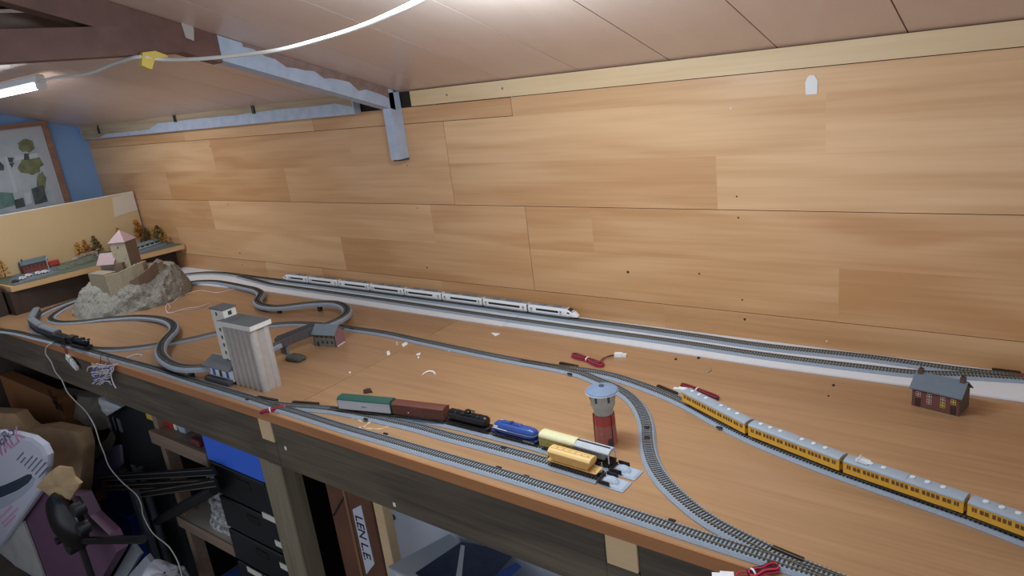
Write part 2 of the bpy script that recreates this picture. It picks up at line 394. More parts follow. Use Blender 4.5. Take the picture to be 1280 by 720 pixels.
# white foam board strip under the back tracks
def slab_xy(pts, z0, z1, mb=None):
    mb = mb or MB(); n = len(pts)
    mb.add([(p[0], p[1], z0) for p in pts] + [(p[0], p[1], z1) for p in pts], [tuple(reversed(range(n))), tuple(range(n, 2*n))] + [(i, (i+1) % n, n + (i+1) % n, n + i) for i in range(n)])
    return mb
ZB = .003
fb = [P(-40, 372, ZB)] 
g = 'foam board sheets under the back tracks'
def fix(pts): return [(p.x, min(p.y, YW-.001)) for p in pts]
l1 = fix([P(205,362,ZB), P(240,358,ZB), P(318,362,ZB)]); l1 = [(-2.52, 1.08)] + l1[1:]
sh = [(-2.44, 1.10), (-2.2, 1.09), tuple(P(332,363.5,ZB).xy), (P(430,377.5,ZB).x, P(430,377.5,ZB).y), (P(430,377.5,ZB).x, 1.2175), (-2.46, 1.2175)]
o = slab_xy(sh, 0.0003, ZB).build('foam_board', WHITEB); tag(o, 'white foam board sheet on the table at the far left end of the back wall', 'foam board', g)
a = P(430,377.5,ZB); b = P(628,406.8,ZB)
o = slab_xy([(a.x+.001, a.y), (b.x, b.y), (b.x, 1.2175), (a.x+.001, 1.2175)], 0.0003, ZB).build('foam_board', WHITEB); tag(o, 'middle white foam board sheet beneath the white express train', 'foam board', g)
a = P(628,406,ZB); b = P(960,457.5,ZB); c = P(1290,501,ZB)
o = slab_xy([(a.x+.001, a.y), (b.x, b.y), (c.x+.1, c.y), (c.x+.1, 1.2175), (a.x+.001, 1.2175)], 0.0003, ZB).build('foam_board', WHITEB); tag(o, 'right white foam board sheet running behind the brick cottage', 'foam board', g)

# ------------------------------------------------------------------ tracks
def track(name, label, pts, stagger=0, z_extra=0.0, step=.0048, piers=False, bed=BALLAST, wide=1.0):
    base = [Vector((p[0], p[1], p[2] + z_extra)) for p in pts]
    c = resample(catmull(base), .008)
    mid = c[len(c)//2]; t = thing(name, label, 'model railway track', c[0]); 
    def frame(pts, i):
        d = pts[min(i+1, len(pts)-1)] - pts[max(i-1, 0)]; d.z = 0; d.normalize(); return d, Vector((-d.y, d.x, 0))
    mb = MB(); rings = []
    for i, p in enumerate(c):
        d, nrm = frame(c, i); sk = min(.005, max(0, p.z - .001)) if piers else 0
        rings.append([p + nrm*a*wide + Vector((0, 0, h)) for a, h in ((-.0125,-sk),(-.0125,.0008),(-.0092,.0042),(.0092,.0042),(.0125,.0008),(.0125,-sk))])
    mb.loft(rings); mb.build('roadbed', bed, t, rel=True)
    for sgn in (-1, 1):
        mb = MB(); rings = []
        for i, p in enumerate(c):
            d, nrm = frame(c, i); q = p + nrm * .0048 * sgn
            rings.append([q + nrm*a + Vector((0, 0, h)) for a, h in ((-.00035,.0049),(-.00035,.0064),(.00035,.0064),(.00035,.0049))])
        mb.loft(rings); mb.build('rail', RAIL, t, rel=True)
    s = resample(c, step); mb = MB()
    for i in range(len(s) - 1):
        p = (s[i] + s[i+1]) / 2; d, nrm = frame(s, i); k = .00085; w = .0077
        if piers is None and 0: pass
        vs = [p + d*a*k + nrm*b*w + Vector((0,0,h)) for h in (.0042, .0051) for a, b in ((-1,-1),(1,-1),(1,1),(-1,1))]
        mb.add(vs, [(4,5,6,7),(0,1,5,4),(1,2,6,5),(2,3,7,6),(3,0,4,7)])
    o = mb.build('sleepers', SLEEP, t, rel=True); o['kind'] = 'stuff'
    # joint clips: a small dark moulded frame where two sections meet
    j = resample(c, .186)
    if piers:
        zs = resample(c, .12); lo = 0.0
        for p in zs[1:-1]:
            if p.z > .012 and (p - P(372, 417, .03)).xy.length > .12: MB().bbox((p.x-.005, p.y-.005, .0003), (p.x+.005, p.y+.005, p.z-.0048), .001).build('pier', SLEEP, t, rel=True)
    return t, c
RT = .0055
def T(pl, z=0.0): return [P(a, b, z + RT) - Vector((0, 0, RT)) for a, b in pl]
def T3(pl): return [P(a, b, z + RT) - Vector((0, 0, RT)) for a, b, z in pl]

front, front_c = track('railway_track', 'long front track running along the edge of the table', T([(-30, 413), (0, 412), (22, 414.5), (45, 420), (75, 427), (111, 436.7), (155.6, 449), (200, 461), (240, 474), (280, 486), (311, 495.5), (334.7, 503.3), (374, 515), (405, 525), (436, 534.6), (480, 547), (540, 564.5), (590, 579), (640, 593.5), (677.5, 605), (700, 612), (777.8, 637), (855.5, 662), (894.4, 674.5), (946.7, 691), (980, 701.7), (1021.7, 714.5), (1060, 727), (1110, 742)]))
sid1, s1c = track('railway_track', 'front siding track carrying the tan hopper wagon and ending at the nearer buffer stop', T([(340, 503.5), (362, 506), (389, 507.6), (420.6, 510.8), (456, 517.5), (487.5, 524.2), (525, 533), (560, 543), (577.5, 547.5), (615, 557), (652.5, 567), (690, 577.5), (730, 589.5), (750, 595.5)]), z_extra=.0002)
sid2, s2c = track('railway_track', 'rear siding track carrying the row of freight wagons to the farther buffer stop', T([(412, 509.5), (430, 512), (457.5, 515), (478, 516.8), (500, 518.8), (525, 521), (540, 523), (577.5, 530.5), (615, 540), (652.5, 549.6), (690, 560), (730, 571.5), (765, 581.5)]), z_extra=.0004)
mid, midc = track('railway_track', 'straight middle track passing behind the grain silo and under the girder bridge', T([(96, 431.5), (125, 435), (155.6, 434.6), (193, 430), (240, 422), (266.7, 415.8), (300, 409.5), (338, 405), (363, 403), (385, 403.2), (424.4, 407), (449.4, 410.5), (480.6, 415), (527.5, 425), (573, 434.5), (640, 448), (690, 456.5), (710, 459), (740, 463), (765, 468), (802.5, 480), (840, 494.5), (865, 506.5), (904, 528), (946.6, 548.5), (1000, 570), (1058, 591.5), (1130, 616), (1208, 643), (1280, 670), (1340, 693), (1440, 731), (1540, 769)]), z_extra=.0002)
cur, curc = track('railway_track', 'curved linking track bending past the water tower down to the front track', T([(650, 450), (690, 457), (723, 464.5), (750, 475), (775, 486), (791.7, 498.3), (802, 513), (808, 530), (809, 546.7), (810.5, 560), (815, 575), (825, 593), (841, 611), (860, 628), (878, 642), (896.7, 653.8), (921.7, 667), (946.7, 679), (971.7, 691), (996.7, 701.5), (1030, 715), (1070, 730)]), z_extra=.0004)
ZF = ZB
rear, rearc = track('railway_track', 'rearmost track along the back wall under the white express train', [(-2.49, 1.02, ZF), (-2.462, 1.08, ZF)] + T([(218, 344), (241, 341.3), (262, 340), (283, 341), (299, 343), (324, 346.3), (356, 350.3), (430, 359.5), (500, 368.8), (570, 378), (650, 389), (725, 399.3), (790, 407.6), (865, 418), (960, 431.5), (1085, 444.8), (1185, 458.6), (1280, 469.5), (1340, 477)], ZF))
rear2, rear2c = track('railway_track', 'second track from the back wall running beside the white express train', T([(299, 344), (318, 349), (339.5, 354.5), (360.6, 357.5), (400, 363), (470, 372.8), (560, 386), (640, 397.8), (740, 411.6), (840, 425.3), (960, 443), (1085, 458.3), (1145, 464.6), (1210, 467), (1280, 471)], ZF), z_extra=.0002)
hi, hic = track('raised_track', 'raised snaking grey track looping over the middle track around hill and silo', T3([(210, 356, .003), (232.6, 353, .003), (248, 351, .004), (269, 351, .005), (286, 353.5, .006), (304, 357, .007), (318.5, 360.3, .008), (325.5, 364.5, .009), (324.5, 369, .010), (321, 374, .011), (326, 379.3, .012), (339.5, 382, .013), (355, 381.8, .015), (374.7, 379.3, .017), (394.7, 377.3, .019), (415, 376.8, .021), (427.5, 379.6, .022), (433.5, 384.8, .023), (432, 391, .024), (424, 397, .025), (412, 402.5, .026), (399, 407.5, .026), (378, 415, .026), (350, 427, .026), (325, 438, .025), (290, 451, .024), (262, 455.8, .022), (240, 457.5, .021), (226.7, 456.7, .020), (215, 453, .020), (205, 446.7, .020), (200, 438.3, .019), (201.7, 428, .018), (208, 420, .017), (215, 413, .015), (217, 406.5, .013), (212.5, 401, .011), (201.7, 397, .009), (185, 395, .007), (167.5, 394.6, .005), (148.8, 396, .003), (130, 397.6, .002), (105, 400.8, 0), (95, 401.5, 0), (77.5, 402, 0), (67.5, 400.3, 0), (63, 397.8, 0), (64.5, 394.5, 0), (71, 389.6, 0), (82, 383.5, 0), (97.5, 377, 0), (110, 372, 0)]), piers=True, z_extra=.0004)
lp, lpc = track('railway_track', 'far left track curving under the grey coaches behind the castle hill', [Vector((-2.452, .95, 0)), Vector((-2.450, .88, 0)), Vector((-2.440, .80, 0)), Vector((-2.405, .728, 0)), Vector((-2.340, .682, 0)), Vector((-2.27, .658, 0)), Vector((-2.19, .645, 0)), Vector((-2.10, .639, 0)), Vector((-2.0, .637, 0))], z_extra=.0005)

# moulded point frames and dark lever boxes beside the points
def lever(p0, p1, parent, z=0.0, off=0):
    a, b = P(*p0, z + .005), P(*p1, z + .005)
    mb = MB(); mb.bar((a.x, a.y, z + .0035), (b.x, b.y, z + .0035), .006, .006); mb.build('point_motor', BLACKG, parent, rel=True)
lever((700, 453.5), (722, 458), mid); lever((822, 482), (846, 492), mid); lever((965, 684), (1004, 700), cur); lever((1240, 461.5), (1276, 466), rear, ZF); lever((366,502.3),(398,504.8), sid1); lever((322,496),(346,500.5), front)
# square re-railing frame in the middle of the linking curve
for cy in (533.5, 546.5):
    c0 = P(808.6, cy, .006); mbk = MB()
    mbk.box((c0.x-.004, c0.y-.0035, .0048), (c0.x+.004, c0.y+.0035, .0056))
    mbk.build('joint_frame', BLACK, cur, rel=True)
for nm, par, lst in (('joint_clip', front, ((309, 499), (623.5, 584), (658, 595), (482, 542), (840, 650))), ('joint_clip', sid1, ((457, 523.5), (630, 560))), ('joint_clip', mid, ((440, 411), (712, 467), (899, 534)))):
    for a, b in lst:
        q = P(a, b, .005); MB().bbox((q.x-.0045, q.y-.002, .0035), (q.x+.0045, q.y+.002, .0058), .0005).build(nm, BLACK, par, rel=True)

# plate girder bridge carrying the raised track over the middle one
a, b = P(399, 407.5, .032), P(350, 427, .031); a.z = b.z = 0
d = (b - a).normalized(); nrm = Vector((-d.y, d.x, 0)); L = (b - a).length
br = thing('girder_bridge', 'dark grey plate girder bridge carrying the raised track beside the grey house', 'model bridge', (a + b) / 2, math.atan2(d.y, d.x))
GIR = mat('girder grey', '55504E', .6, var=.1, scale=200)
for s in (-1, 1):
    mb = MB()
    mb.prof([(-L/2-.004, .022), (L/2+.004, .022), (L/2+.004, .036), (L/2-.004, .040), (-L/2+.004, .040), (-L/2-.004, .036)], s*.0155-.0008, s*.0155+.0008, 'y')
    for k in range(9):
        xx = -L/2 + L*k/8; mb.box((xx-.0006, s*.0165-.0008, .0222), (xx+.0006, s*.0165+.0008, .038))
    mb.box((-L/2, s*.0155-.0018, .0215), (L/2, s*.0155+.0018, .0227))
    mb.build('girder', GIR, br)
MB().box((-L/2, -.0147, .0215), (L/2, .0147, .0235)).build('deck', BALLASTD, br)
for s in (-1, 1): MB().bbox((s*(L/2-.006)-.003, -.014, .0003), (s*(L/2-.006)+.003, .014, .0212), .0006).build('abutment', BALLASTD, br)
# ================================================================== rolling stock (local: x along the car, z up from the rail top)
def arc(hw, z0, zs, zt, n=8):       # closed car outline: floor z0, side to zs, arched roof to zt
    pts = [(-hw, z0), (-hw, zs)]
    for i in range(1, n): a = math.pi * (1 - i / n); pts.append((hw * math.cos(a), zs + (zt - zs) * math.sin(a)))
    return pts + [(hw, zs), (hw, z0)]
def bogie(parent, x, frame_mat=BLACK, w=.0125, sc=1.0, trucks=.0062):
    mb = MB()
    for s in (-1, 1):
        mb.box((x-.010*sc, s*w/2-.0006, .0015), (x+.010*sc, s*w/2+.0006, .0042)); mb.box((x-.003, s*w/2-.0009, .0010), (x+.003, s*w/2+.0009, .0048))
        for dx in (-trucks, trucks): mb.bbox((x+dx-.0018, s*w/2-.001, .001), (x+dx+.0018, s*w/2+.001, .0042), .0004)
    mb.box((x-.0025, -w/2, .002), (x+.0025, w/2, .0048))
    b = mb.build('bogie', frame_mat, parent)
    for dx in (-trucks, trucks):
        mb = MB()
        for s in (-1, 1): mb.rev([(.0004, s*.0045-.0006), (.0030, s*.0045-.0006), (.0030, s*.0045+.0006), (.0004, s*.0045+.0006)], 14, (x+dx, 0, .0030), 'y')
        mb.rev([(.0005, -.0046), (.0005, .0046)], 8, (x+dx, 0, .0030), 'y')
        mb.build('wheelset', TYRE, b)
    return b
def couplers(parent, L, z=.0045, mt=BLACK):
    for s in (-1, 1):
        mb = MB(); mb.box((s*L/2, -.001, z-.0006), (s*(L/2+.0035), .001, z+.0006)); mb.box((s*(L/2+.0028), -.0018, z-.0012), (s*(L/2+.0042), .0018, z+.0012)); mb.build('coupler', mt, parent)

WBODY = mat('white train body', 'EDEBE8', .3); WGREY = mat('train roof grey', '8F9499', .5); GLASSD = mat('dark train glazing', '2E3238', .2); LIT = mat('pale door panel', 'BFC3C6', .4)
def white_car(L=.124, nose=0, variant=0):
    t = thing('train_car', '', 'model train car')
    x0, x1 = -L/2, L/2
    hw = .0093
    op = [(-hw+.0012,.0042),(-hw,.008),(-hw,.0150),(-hw+.0009,.0185),(-hw+.0030,.0212),(hw-.0030,.0212),(hw-.0009,.0185),(hw,.0150),(hw,.008),(hw-.0012,.0042)]
    mb = MB()
    if not nose: mb.prof(op, x0, x1)
    else:
        st = [(x0*nose, 1, 1), (x1*nose - .030*nose, 1, 1), (x1*nose - .022*nose, .98, .95), (x1*nose - .012*nose, .88, .72), (x1*nose - .005*nose, .74, .45), (x1*nose, .45, .18)]
        rings = []
        for xx, w, h in st: rings.append([(xx, y*w, .0042 + (z-.0042)*h) for y, z in op])
        if nose < 0: rings = [list(reversed(r)) for r in rings]
        mb.loft(rings)
    body = mb.build('body', WBODY, t, smooth=25)
    # windows: a long dark band on both sides, doors near the ends
    wa, wb = x0 + .017, x1 - .019
    if variant == 1: wa, wb = x0 + .015, x1 - .028
    if variant == 2: wa, wb = x0 + .028, x1 - .015
    if nose > 0: wa, wb = x0 + .022, x1 - .046
    if nose < 0: wa, wb = x0 + .046, x1 - .022
    for s in (-1, 1):
        mb = MB(); mb.box((wa, s*hw-.0002, .0108), (wb, s*hw+.0002, .0156)); mb.build('window_band', GLASSD, t)
        ends = (x0+.009, x1-.009) if not nose else ((x0+.009, x1-.040) if nose > 0 else (x0+.040, x1-.009))
        for xx in ends:
            MB().box((xx-.0030, s*hw-.00025, .0065), (xx+.0030, s*hw+.00025, .0165)).build('door', LIT, t)
            MB().box((xx-.0011, s*hw-.0004, .0120), (xx+.0011, s*hw+.0004, .0150)).build('door_window', GLASSD, kids(t)[-1])
        MB().box((x0+.001, s*(hw-.0006)-.0003, .0058), (x1-.001-(.01 if nose>0 else 0), s*(hw-.0006)+.0003, .0066)).build('skirt_line', WGREY, t)
    r0, r1 = (x0+.002, x1-.002) if not nose else ((x0+.002, x1-.028) if nose > 0 else (x0+.028, x1-.002))
    mb = MB(); mb.prof([(-.0058,.0208),(-.0048,.0219),(.0048,.0219),(.0058,.0208)], r0, r1); rf = mb.build('roof', WGREY, t)
    for xx in (-.028, .010, .034):
        if r0 + .01 < xx < r1 - .01: MB().bbox((xx-.009,-.0042,.0219),(xx+.009,.0042,.0242),.0006).build('air_conditioner', mat_ac, t)
    if nose:
        n = nose; mb = MB()
        mb.loft([[(x1*n-.0245*n, -.0062, .0208), (x1*n-.0245*n, .0062, .0208), (x1*n-.0235*n, .0062, .0214), (x1*n-.0235*n,-.0062,.0214)], [(x1*n-.0115*n,-.0070,.0148),(x1*n-.0115*n,.0070,.0148),(x1*n-.0105*n,.0070,.0157),(x1*n-.0105*n,-.0070,.0157)]])
        mb.build('windscreen', GLASSD, t)
        for s in (-1, 1): 
            mb = MB(); mb.add([(x1*n-.024*n, s*.0092, .0120),(x1*n-.016*n, s*.0088, .0115),(x1*n-.019*n, s*.0090, .0150),(x1*n-.024*n, s*.0094, .0150)] + [(x1*n-.024*n, s*.0082, .0120),(x1*n-.016*n, s*.0078, .0115),(x1*n-.019*n, s*.0080, .0150),(x1*n-.024*n, s*.0084, .0150)], [(0,1,2,3),(7,6,5,4),(0,4,5,1),(1,5,6,2),(2,6,7,3),(3,7,4,0)])
            mb.build('cab_window', GLASSD, t)
            MB().ell((x1*n-.004*n, s*.0052, .0068), (.0012,.0010,.0007)).build('headlight', GLASSD, t)
    MB().box((x0+.004, -.0078, .0018), (x1-.004 if nose <= 0 else x1-.02, .0078, .0046)).build('underframe', mat('underframe grey', '55585C', .6) if 'underframe grey' not in bpy.data.materials else bpy.data.materials['underframe grey'], t)
    bogie(t, x0+.021 if nose >= 0 else x0+.027); bogie(t, x1-.021 if nose <= 0 else x1-.027)
    if not nose or True:
        MB().box((x1-.0003 if nose<=0 else x0-.0030, -.0070, .0046), (x1+.0030 if nose<=0 else x0+.0003, .0070, .0188)).build('gangway', BLACK, t)
    return t
mat_ac = mat('roof unit grey', '777C82', .5)

def put(t, a, b, z, label, group=None, off=0):
    """stand a car on the track between two points measured on its centre line"""
    c = (a + b) / 2; d = b - a; t.location = (c.x, c.y, z + .0066); t.rotation_euler = (0, 0, math.atan2(d.y, d.x)); t['label'] = label
    if group: t['group'] = group
def at_x(c, x):     # point of a track's centre line at world x
    best = None
    for p, q in zip(c, c[1:]):
        if (p.x - x) * (q.x - x) <= 0 and p.x != q.x: return p.lerp(q, (x - p.x) / (q.x - p.x))
    return min(c, key=lambda p: abs(p.x - x))
G = 'white express train cars by the back wall'
zr = ZB
px = [357, 390, 427, 463.5, 506, 552, 603, 658, 724.5]; py = [348, 352.5, 357, 362, 368, 374, 380.5, 388, 397.5]
xs = [P(a, b, .012).x for a, b in zip(px, py)]
xr = xs[-1]; xl = xs[0]; step = (xr - xl) / 8
names = ['leftmost car of the white express train, its sloping nose facing the castle hill', 'second car from the left end of the white express train', 'third car from the left end of the white express train', 'fourth car from the left end of the white express train', 'fourth car behind the nose at the right end of the white express train', 'third car behind the nose at the right end of the white express train', 'white coach just behind the nose car at the right end of the white express train', 'leading nose car of the white express train with sloping black windscreen, at its right end']
names[4] = 'fifth car from the left end of the white express train'; names[5] = 'sixth car from the left end of the white express train'
tmpl = {}
for i in range(8):
    kind = 'L' if i == 0 else 'R' if i == 7 else i % 3
    nose = -1 if i == 0 else 1 if i == 7 else 0
    if kind in tmpl: t = copy_tree(tmpl[kind])
    else: t = white_car(step - .0045, nose, 0 if nose else i % 3); tmpl[kind] = t
    A = at_x(rearc, xl + step*i); B = at_x(rearc, xl + step*(i+1)); put(t, A, B, zr, names[i], G)
    # pale upright end frame on two of the cars
# ---------------------------------------------------------------- yellow commuter cars
YEL = mat('yellow train side', 'DCA93A', .4); YROOF = mat('blue grey train roof', '9AA3AC', .55); VENT = mat('pale roof vent', 'D5D8DA', .5); YWIN = mat('brown train windows', '6B4A33', .25); YUND = mat('train underframe', '38302B', .6)
def yellow_car(L=.1315, panto=False):
    t = thing('train_car', '', 'model train car'); x0, x1 = -L/2, L/2; hw = .0096
    mb = MB(); mb.prof([(-hw,.0048),(-hw,.0192),(hw,.0192),(hw,.0048)], x0, x1); mb.build('body', YEL, t)
    o = arc(hw+.0002, .0191, .0196, .0232, 10)
    rf = MB().prof(o, x0, x1).build('roof', YROOF, t, smooth=30)
    MB().prof([(-.0101,.0188),(-.0101,.0196),(.0101,.0196),(.0101,.0188)], x0-.0002, x1+.0002).build('gutter', mat_gut, t)
    # slightly raised half of the roof, the seam showing halfway along
    MB().prof([(y*.985, z+.0004) for y, z in arc(hw, .0194, .0197, .0232, 10)], x0+.036, x0+.071).build('roof_panel', YROOF, rf)
    for xx in (-.052, -.037, -.022, .010, .026, .042):
        MB().rev([(.0001,.0222),(.0030,.0222),(.0030,.0240),(.0024,.0245),(.0001,.0245)], 14, (xx, 0, 0)).build('roof_vent', VENT, t)
    # windows and doors along both sides
    for s in (-1, 1):
        y = s*hw
        for k in range(4):
            xc = x0 + L*(.125 + .25*k)
            d = MB().box((xc-.0048, y-.0002, .0056), (xc+.0048, y+.0002, .0182)).build('door', YEL, t)
            for dx in (-.0024, .0024): MB().box((xc+dx-.0019, y-.0004, .0118), (xc+dx+.0019, y+.0004, .0168)).build('door_window', YWIN, d)
        mb = MB()
        for k in range(5):
            xa = x0 + L*(.125 + .25*(k-1)) + .0068; xb = x0 + L*(.125 + .25*k) - .0068
            xa = max(xa, x0 + .004); xb = min(xb, x1 - .004); n = 4 if 0 < k < 4 else 2
            w = (xb - xa) / n
            for q in range(n): mb.box((xa + q*w + w*.16, y-.0003, .0118), (xa + (q+1)*w - w*.16, y+.0003, .0168))
        mb.build('side_windows', YWIN, t)
    for s in (-1, 1):
        MB().box((s*L/2-.0003*s, -.0030, .0050), (s*(L/2+.0012), .0030, .0180)).build('end_door', mat_yend, t)
        for yy in (-.0062, .0062): MB().box((s*L/2, yy-.0017, .0125), (s*(L/2+.0003), yy+.0017, .0165)).build('end_window', YWIN, t)
    MB().box((x0+.030, -.0085, .0012), (x1-.030, .0085, .0050)).build('underframe', YUND, t)
    MB().box((x0+.002, -.0088, .0040), (x1-.002, .0088, .0049)).build('floor_pan', YUND, t)
    bogie(t, x0+.020, YUND); bogie(t, x1-.020, YUND); couplers(t, L)
    if panto:
        pn = MB(); 
        pn.box((x0+.013, -.0060, .0232), (x0+.027, .0060, .0240)); pb = pn.build('pantograph', VENT, t)
        MB().tube([(x0+.014,-.004,.0245),(x0+.026,-.0045,.0252),(x0+.014,-.0045,.0262)], .0003, 6).tube([(x0+.014,.004,.0245),(x0+.026,.0045,.0252),(x0+.014,.0045,.0262)], .0003, 6).tube([(x0+.014,-.008,.0264),(x0+.014,.008,.0264)], .0005, 6).build('pantograph_arm', VENT, pb)
    return t
mat_gut = mat('gutter grey', 'A9A391', .6); mat_yend = mat('yellow end door', 'C99A36', .5)
G = 'yellow commuter train cars'
yb = [(862,503), (941.5,545), (1057.5,589.5), (1209.5,643.5), (1400, 712)]
ypts = [P(a, b, .010) for a, b in yb]
xs = [at_x(midc, p.x).x for p in ypts]
D0 = at_x(midc, xs[3])
# lay the cars end to end along the track from the gap between third and fourth
def along(c, p0, dist):
    pts = c; # arc-length walk from the point nearest p0
    i0 = min(range(len(pts)), key=lambda i: (pts[i]-p0).length); i = i0; left = abs(dist); s = 1 if dist > 0 else -1; p = p0
    while 0 <= i+s < len(pts):
        q = pts[i+s]; l = (q-p).length
        if l >= left: return p.lerp(q, left/max(l, 1e-9))
        left -= l; p = q; i += s
    return p
YL = .1360
lab = ['rearmost yellow commuter car, beside the red wire bundle with white plug', 'second yellow commuter car from the left, behind the rearmost one', 'yellow commuter car with a small pantograph at the left end of its grey roof', 'yellow commuter car cut off by the right edge of the picture']
lab[1] = 'yellow commuter car between the rearmost one and the one with the pantograph'
base = yellow_car(); pcar = yellow_car(panto=True)
gp = [along(midc, D0, -YL*k) for k in (3, 2, 1, 0)] + [along(midc, D0, YL)]
gp[0] = at_x(midc, ypts[0].x)
for i in range(4):
    t = base if i == 0 else copy_tree(base) if i != 2 else pcar
    A, B = gp[i], gp[i+1]
    if i == 0: A = B + (A-B).normalized() * YL
    put(t, A, B, .0002, lab[i], G)

# ---------------------------------------------------------------- freight wagons
def car_on(c, t, a, b, label, z=0.0):
    A = min(c, key=lambda p: (p - P(a[0], a[1], .008)).length); B = min(c, key=lambda p: (p - P(b[0], b[1], .008)).length)
    put(t, A, B, z, label); return t
FR = mat('black wagon frame', '242120', .55)
# green-roofed van with silver sides
L = .106
t = thing('boxcar', '', 'model freight wagon')
SIL = mat('silver grey van side', 'B9BCC0', .4, metal=.1); GRN = mat('dark green van roof', '2A5448', .5); RDB = mat('brick brown van', '633629', .6, var=.08, scale=400)
MB().prof([(-.0098,.0055),(-.0098,.0228),(.0098,.0228),(.0098,.0055)], -L/2, L/2).build('body', SIL, t)
MB().prof([(-.0105,.0222),(-.0102,.0240),(-.0060,.0270),(.0060,.0270),(.0102,.0240),(.0105,.0222)], -L/2-.0006, L/2+.0006).build('roof', GRN, t)
for s in (-1, 1):
    MB().box((s*(L/2), -.0100, .0055), (s*(L/2+.0008), .0100, .0235)).build('end_wall', GRN, t)
    d = MB().box((-.012, s*.0098-.0004, .0065), (.012, s*.0098+.0004, .0218)).build('sliding_door', SIL, t)
    mb = MB(); 
    for k in range(5): mb.box((-.004+k*.0019, s*.0103-.0002, .0120+.0006*(k%2)), (-.0030+k*.0019, s*.0103+.0002, .0140))
    mb.build('door_lettering', BLACK, d)
MB().box((-L/2+.002, -.0085, .0035), (L/2-.002, .0085, .0056)).build('underframe', FR, t)
bogie(t, -L/2+.018); bogie(t, L/2-.018); couplers(t, L)
t['category'] = 'model freight wagon'; car_on(s2c, t, (424.5, 514.5), (487.5, 520.6), 'silver sided boxcar with a dark green roof, leftmost wagon of the freight row', .0004)
Bx = t
L = .100
t = thing('boxcar', '', 'model freight wagon')
MB().prof([(-.0098,.0055),(-.0098,.0225),(.0098,.0225),(.0098,.0055)], -L/2, L/2).build('body', RDB, t)
MB().prof([(-.0102,.0220),(-.0100,.0230),(-.0050,.0252),(.0050,.0252),(.0100,.0230),(.0102,.0220)], -L/2-.0004, L/2+.0004).build('roof', RDB, t)
for s in (-1, 1):
    MB().box((-.011, s*.0098-.0006, .0065), (.011, s*.0098+.0006, .0215)).build('sliding_door', RDB, t)
    for h_ in (-1, 1):
        mb = MB(); mb.box((min(h_*.013, h_*(L/2-.001)), s*.0098-.0002, .0060), (max(h_*.013, h_*(L/2-.001)), s*.0098+.0002, .0070))
        for k in range(9): xx = h_*(.015 + k*(L/2-.018)/8); mb.box((xx-.0004, s*.0098-.0003, .0060), (xx+.0004, s*.0098+.0003, .0222))
        mb.build('side_ribs', RDB, t)
    MB().ell((-.018, s*.0100, .0110), (.0012,.0002,.0012)).build('white_mark', WHITEP, t)
MB().box((-L/2+.002, -.0085, .0035), (L/2-.002, .0085, .0056)).build('underframe', FR, t)
bogie(t, -L/2+.017); bogie(t, L/2-.017); couplers(t, L)
car_on(s2c, t, (490.5, 521), (553.5, 527.5), 'plain brick brown boxcar coupled behind the green roofed one', .0004)
# black tank wagon with dome
L = .084
t = thing('tank_wagon', '', 'model freight wagon')
tk = MB().rev([(.0005,-L/2+.004),(.0070,-L/2+.0045),(.0088,-L/2+.0075),(.0088,L/2-.0075),(.0070,L/2-.0045),(.0005,L/2-.004)], 22, (0,0,.0150), 'x').build('tank', BLACKG, t, smooth=30)
MB().rev([(.0055,.0225),(.0055,.0262),(.0042,.0275),(.0004,.0277)], 18).build('dome', BLACKG, tk, smooth=30)
mb = MB()
for xx in (-.022, .022, -.008, .008): mb.rev([(.0090,xx-.0005),(.0092,xx),(.0090,xx+.0005)], 22, (0,0,.0150), 'x')
mb.build('tank_band', BLACK, tk)
mb = MB()
for s in (-1, 1):
    mb.tube([(-L/2+.006, s*.0094, .0168), (L/2-.006, s*.0094, .0168)], .0004, 6)
    for k in range(5): xx = -L/2+.008+k*(L-.016)/4; mb.tube([(xx, s*.0085, .0160), (xx, s*.0095, .0169)], .0003, 5)
    mb.box((-.009, s*.0066-.0016, .0232), (.009, s*.0066+.0016, .0238))
mb.build('handrail', BLACK, t)
MB().box((-L/2, -.0088, .0048), (L/2, .0088, .0062)).box((-L/2+.004,-.0030,.0035),(L/2-.004,.0030,.0075)).build('frame', FR, t)
bogie(t, -L/2+.015); bogie(t, L/2-.015); couplers(t, L)
car_on(s2c, t, (557, 528), (612, 540), 'black tank wagon with a small dome, between the brown boxcar and the blue one', .0004)
# blue oblong tank wagon
L = .082
t = thing('tank_wagon', '', 'model freight wagon')
BLU = mat('deep blue tank', '2C4A8E', .35, var=.05, scale=60); BLD = mat('dark blue frame', '1E2A5E', .5)
def bl(sx, hw, z):
    r = []; n = 24
    for k in range(n):
        a = 2*math.pi*k/n; ca, sa = math.cos(a), math.sin(a)
        r.append((sx * math.copysign(abs(ca)**.35, ca), hw*math.copysign(abs(sa)**.6, sa), z))
    return r
MB().loft([bl(L/2-.006,.0062,.0060), bl(L/2-.003,.0088,.0085), bl(L/2-.002,.0096,.0130), bl(L/2-.002,.0096,.0160), bl(L/2-.004,.0082,.0195), bl(L/2-.008,.0055,.0215), bl(L/2-.014,.0030,.0222)]).build('tank', BLU, t, smooth=50)
MB().loft([bl(L/2-.0017,.0099,.0131), bl(L/2-.0017,.0099,.0139)]).build('grey_seam', mat('pale seam', '9DB0D2', .5), t)
MB().bbox((-.024,-.0034,.0215),(.012,.0034,.0240),.0008).build('walkway', BLU, t)
MB().rev([(.0034,.0236),(.0034,.0250),(.0002,.0252)],14,(-.006,0,0)).build('hatch', BLD, t)
for s in (-1,1):
    MB().box((-L/2+.006, s*.0094-.0004, .0150), (-L/2+.014, s*.0094+.0004, .0185)).build('white_plate', WHITEP, t)
    MB().tube([(-L/2+.006, s*.0098, .0146), (-.010, s*.0098, .0140)], .0005, 5).build('white_line', WHITEP, t)
MB().ell((L/2-.012, -.004, .0212), (.0009,.0009,.0006)).build('filler_cap', WHITEP, t)
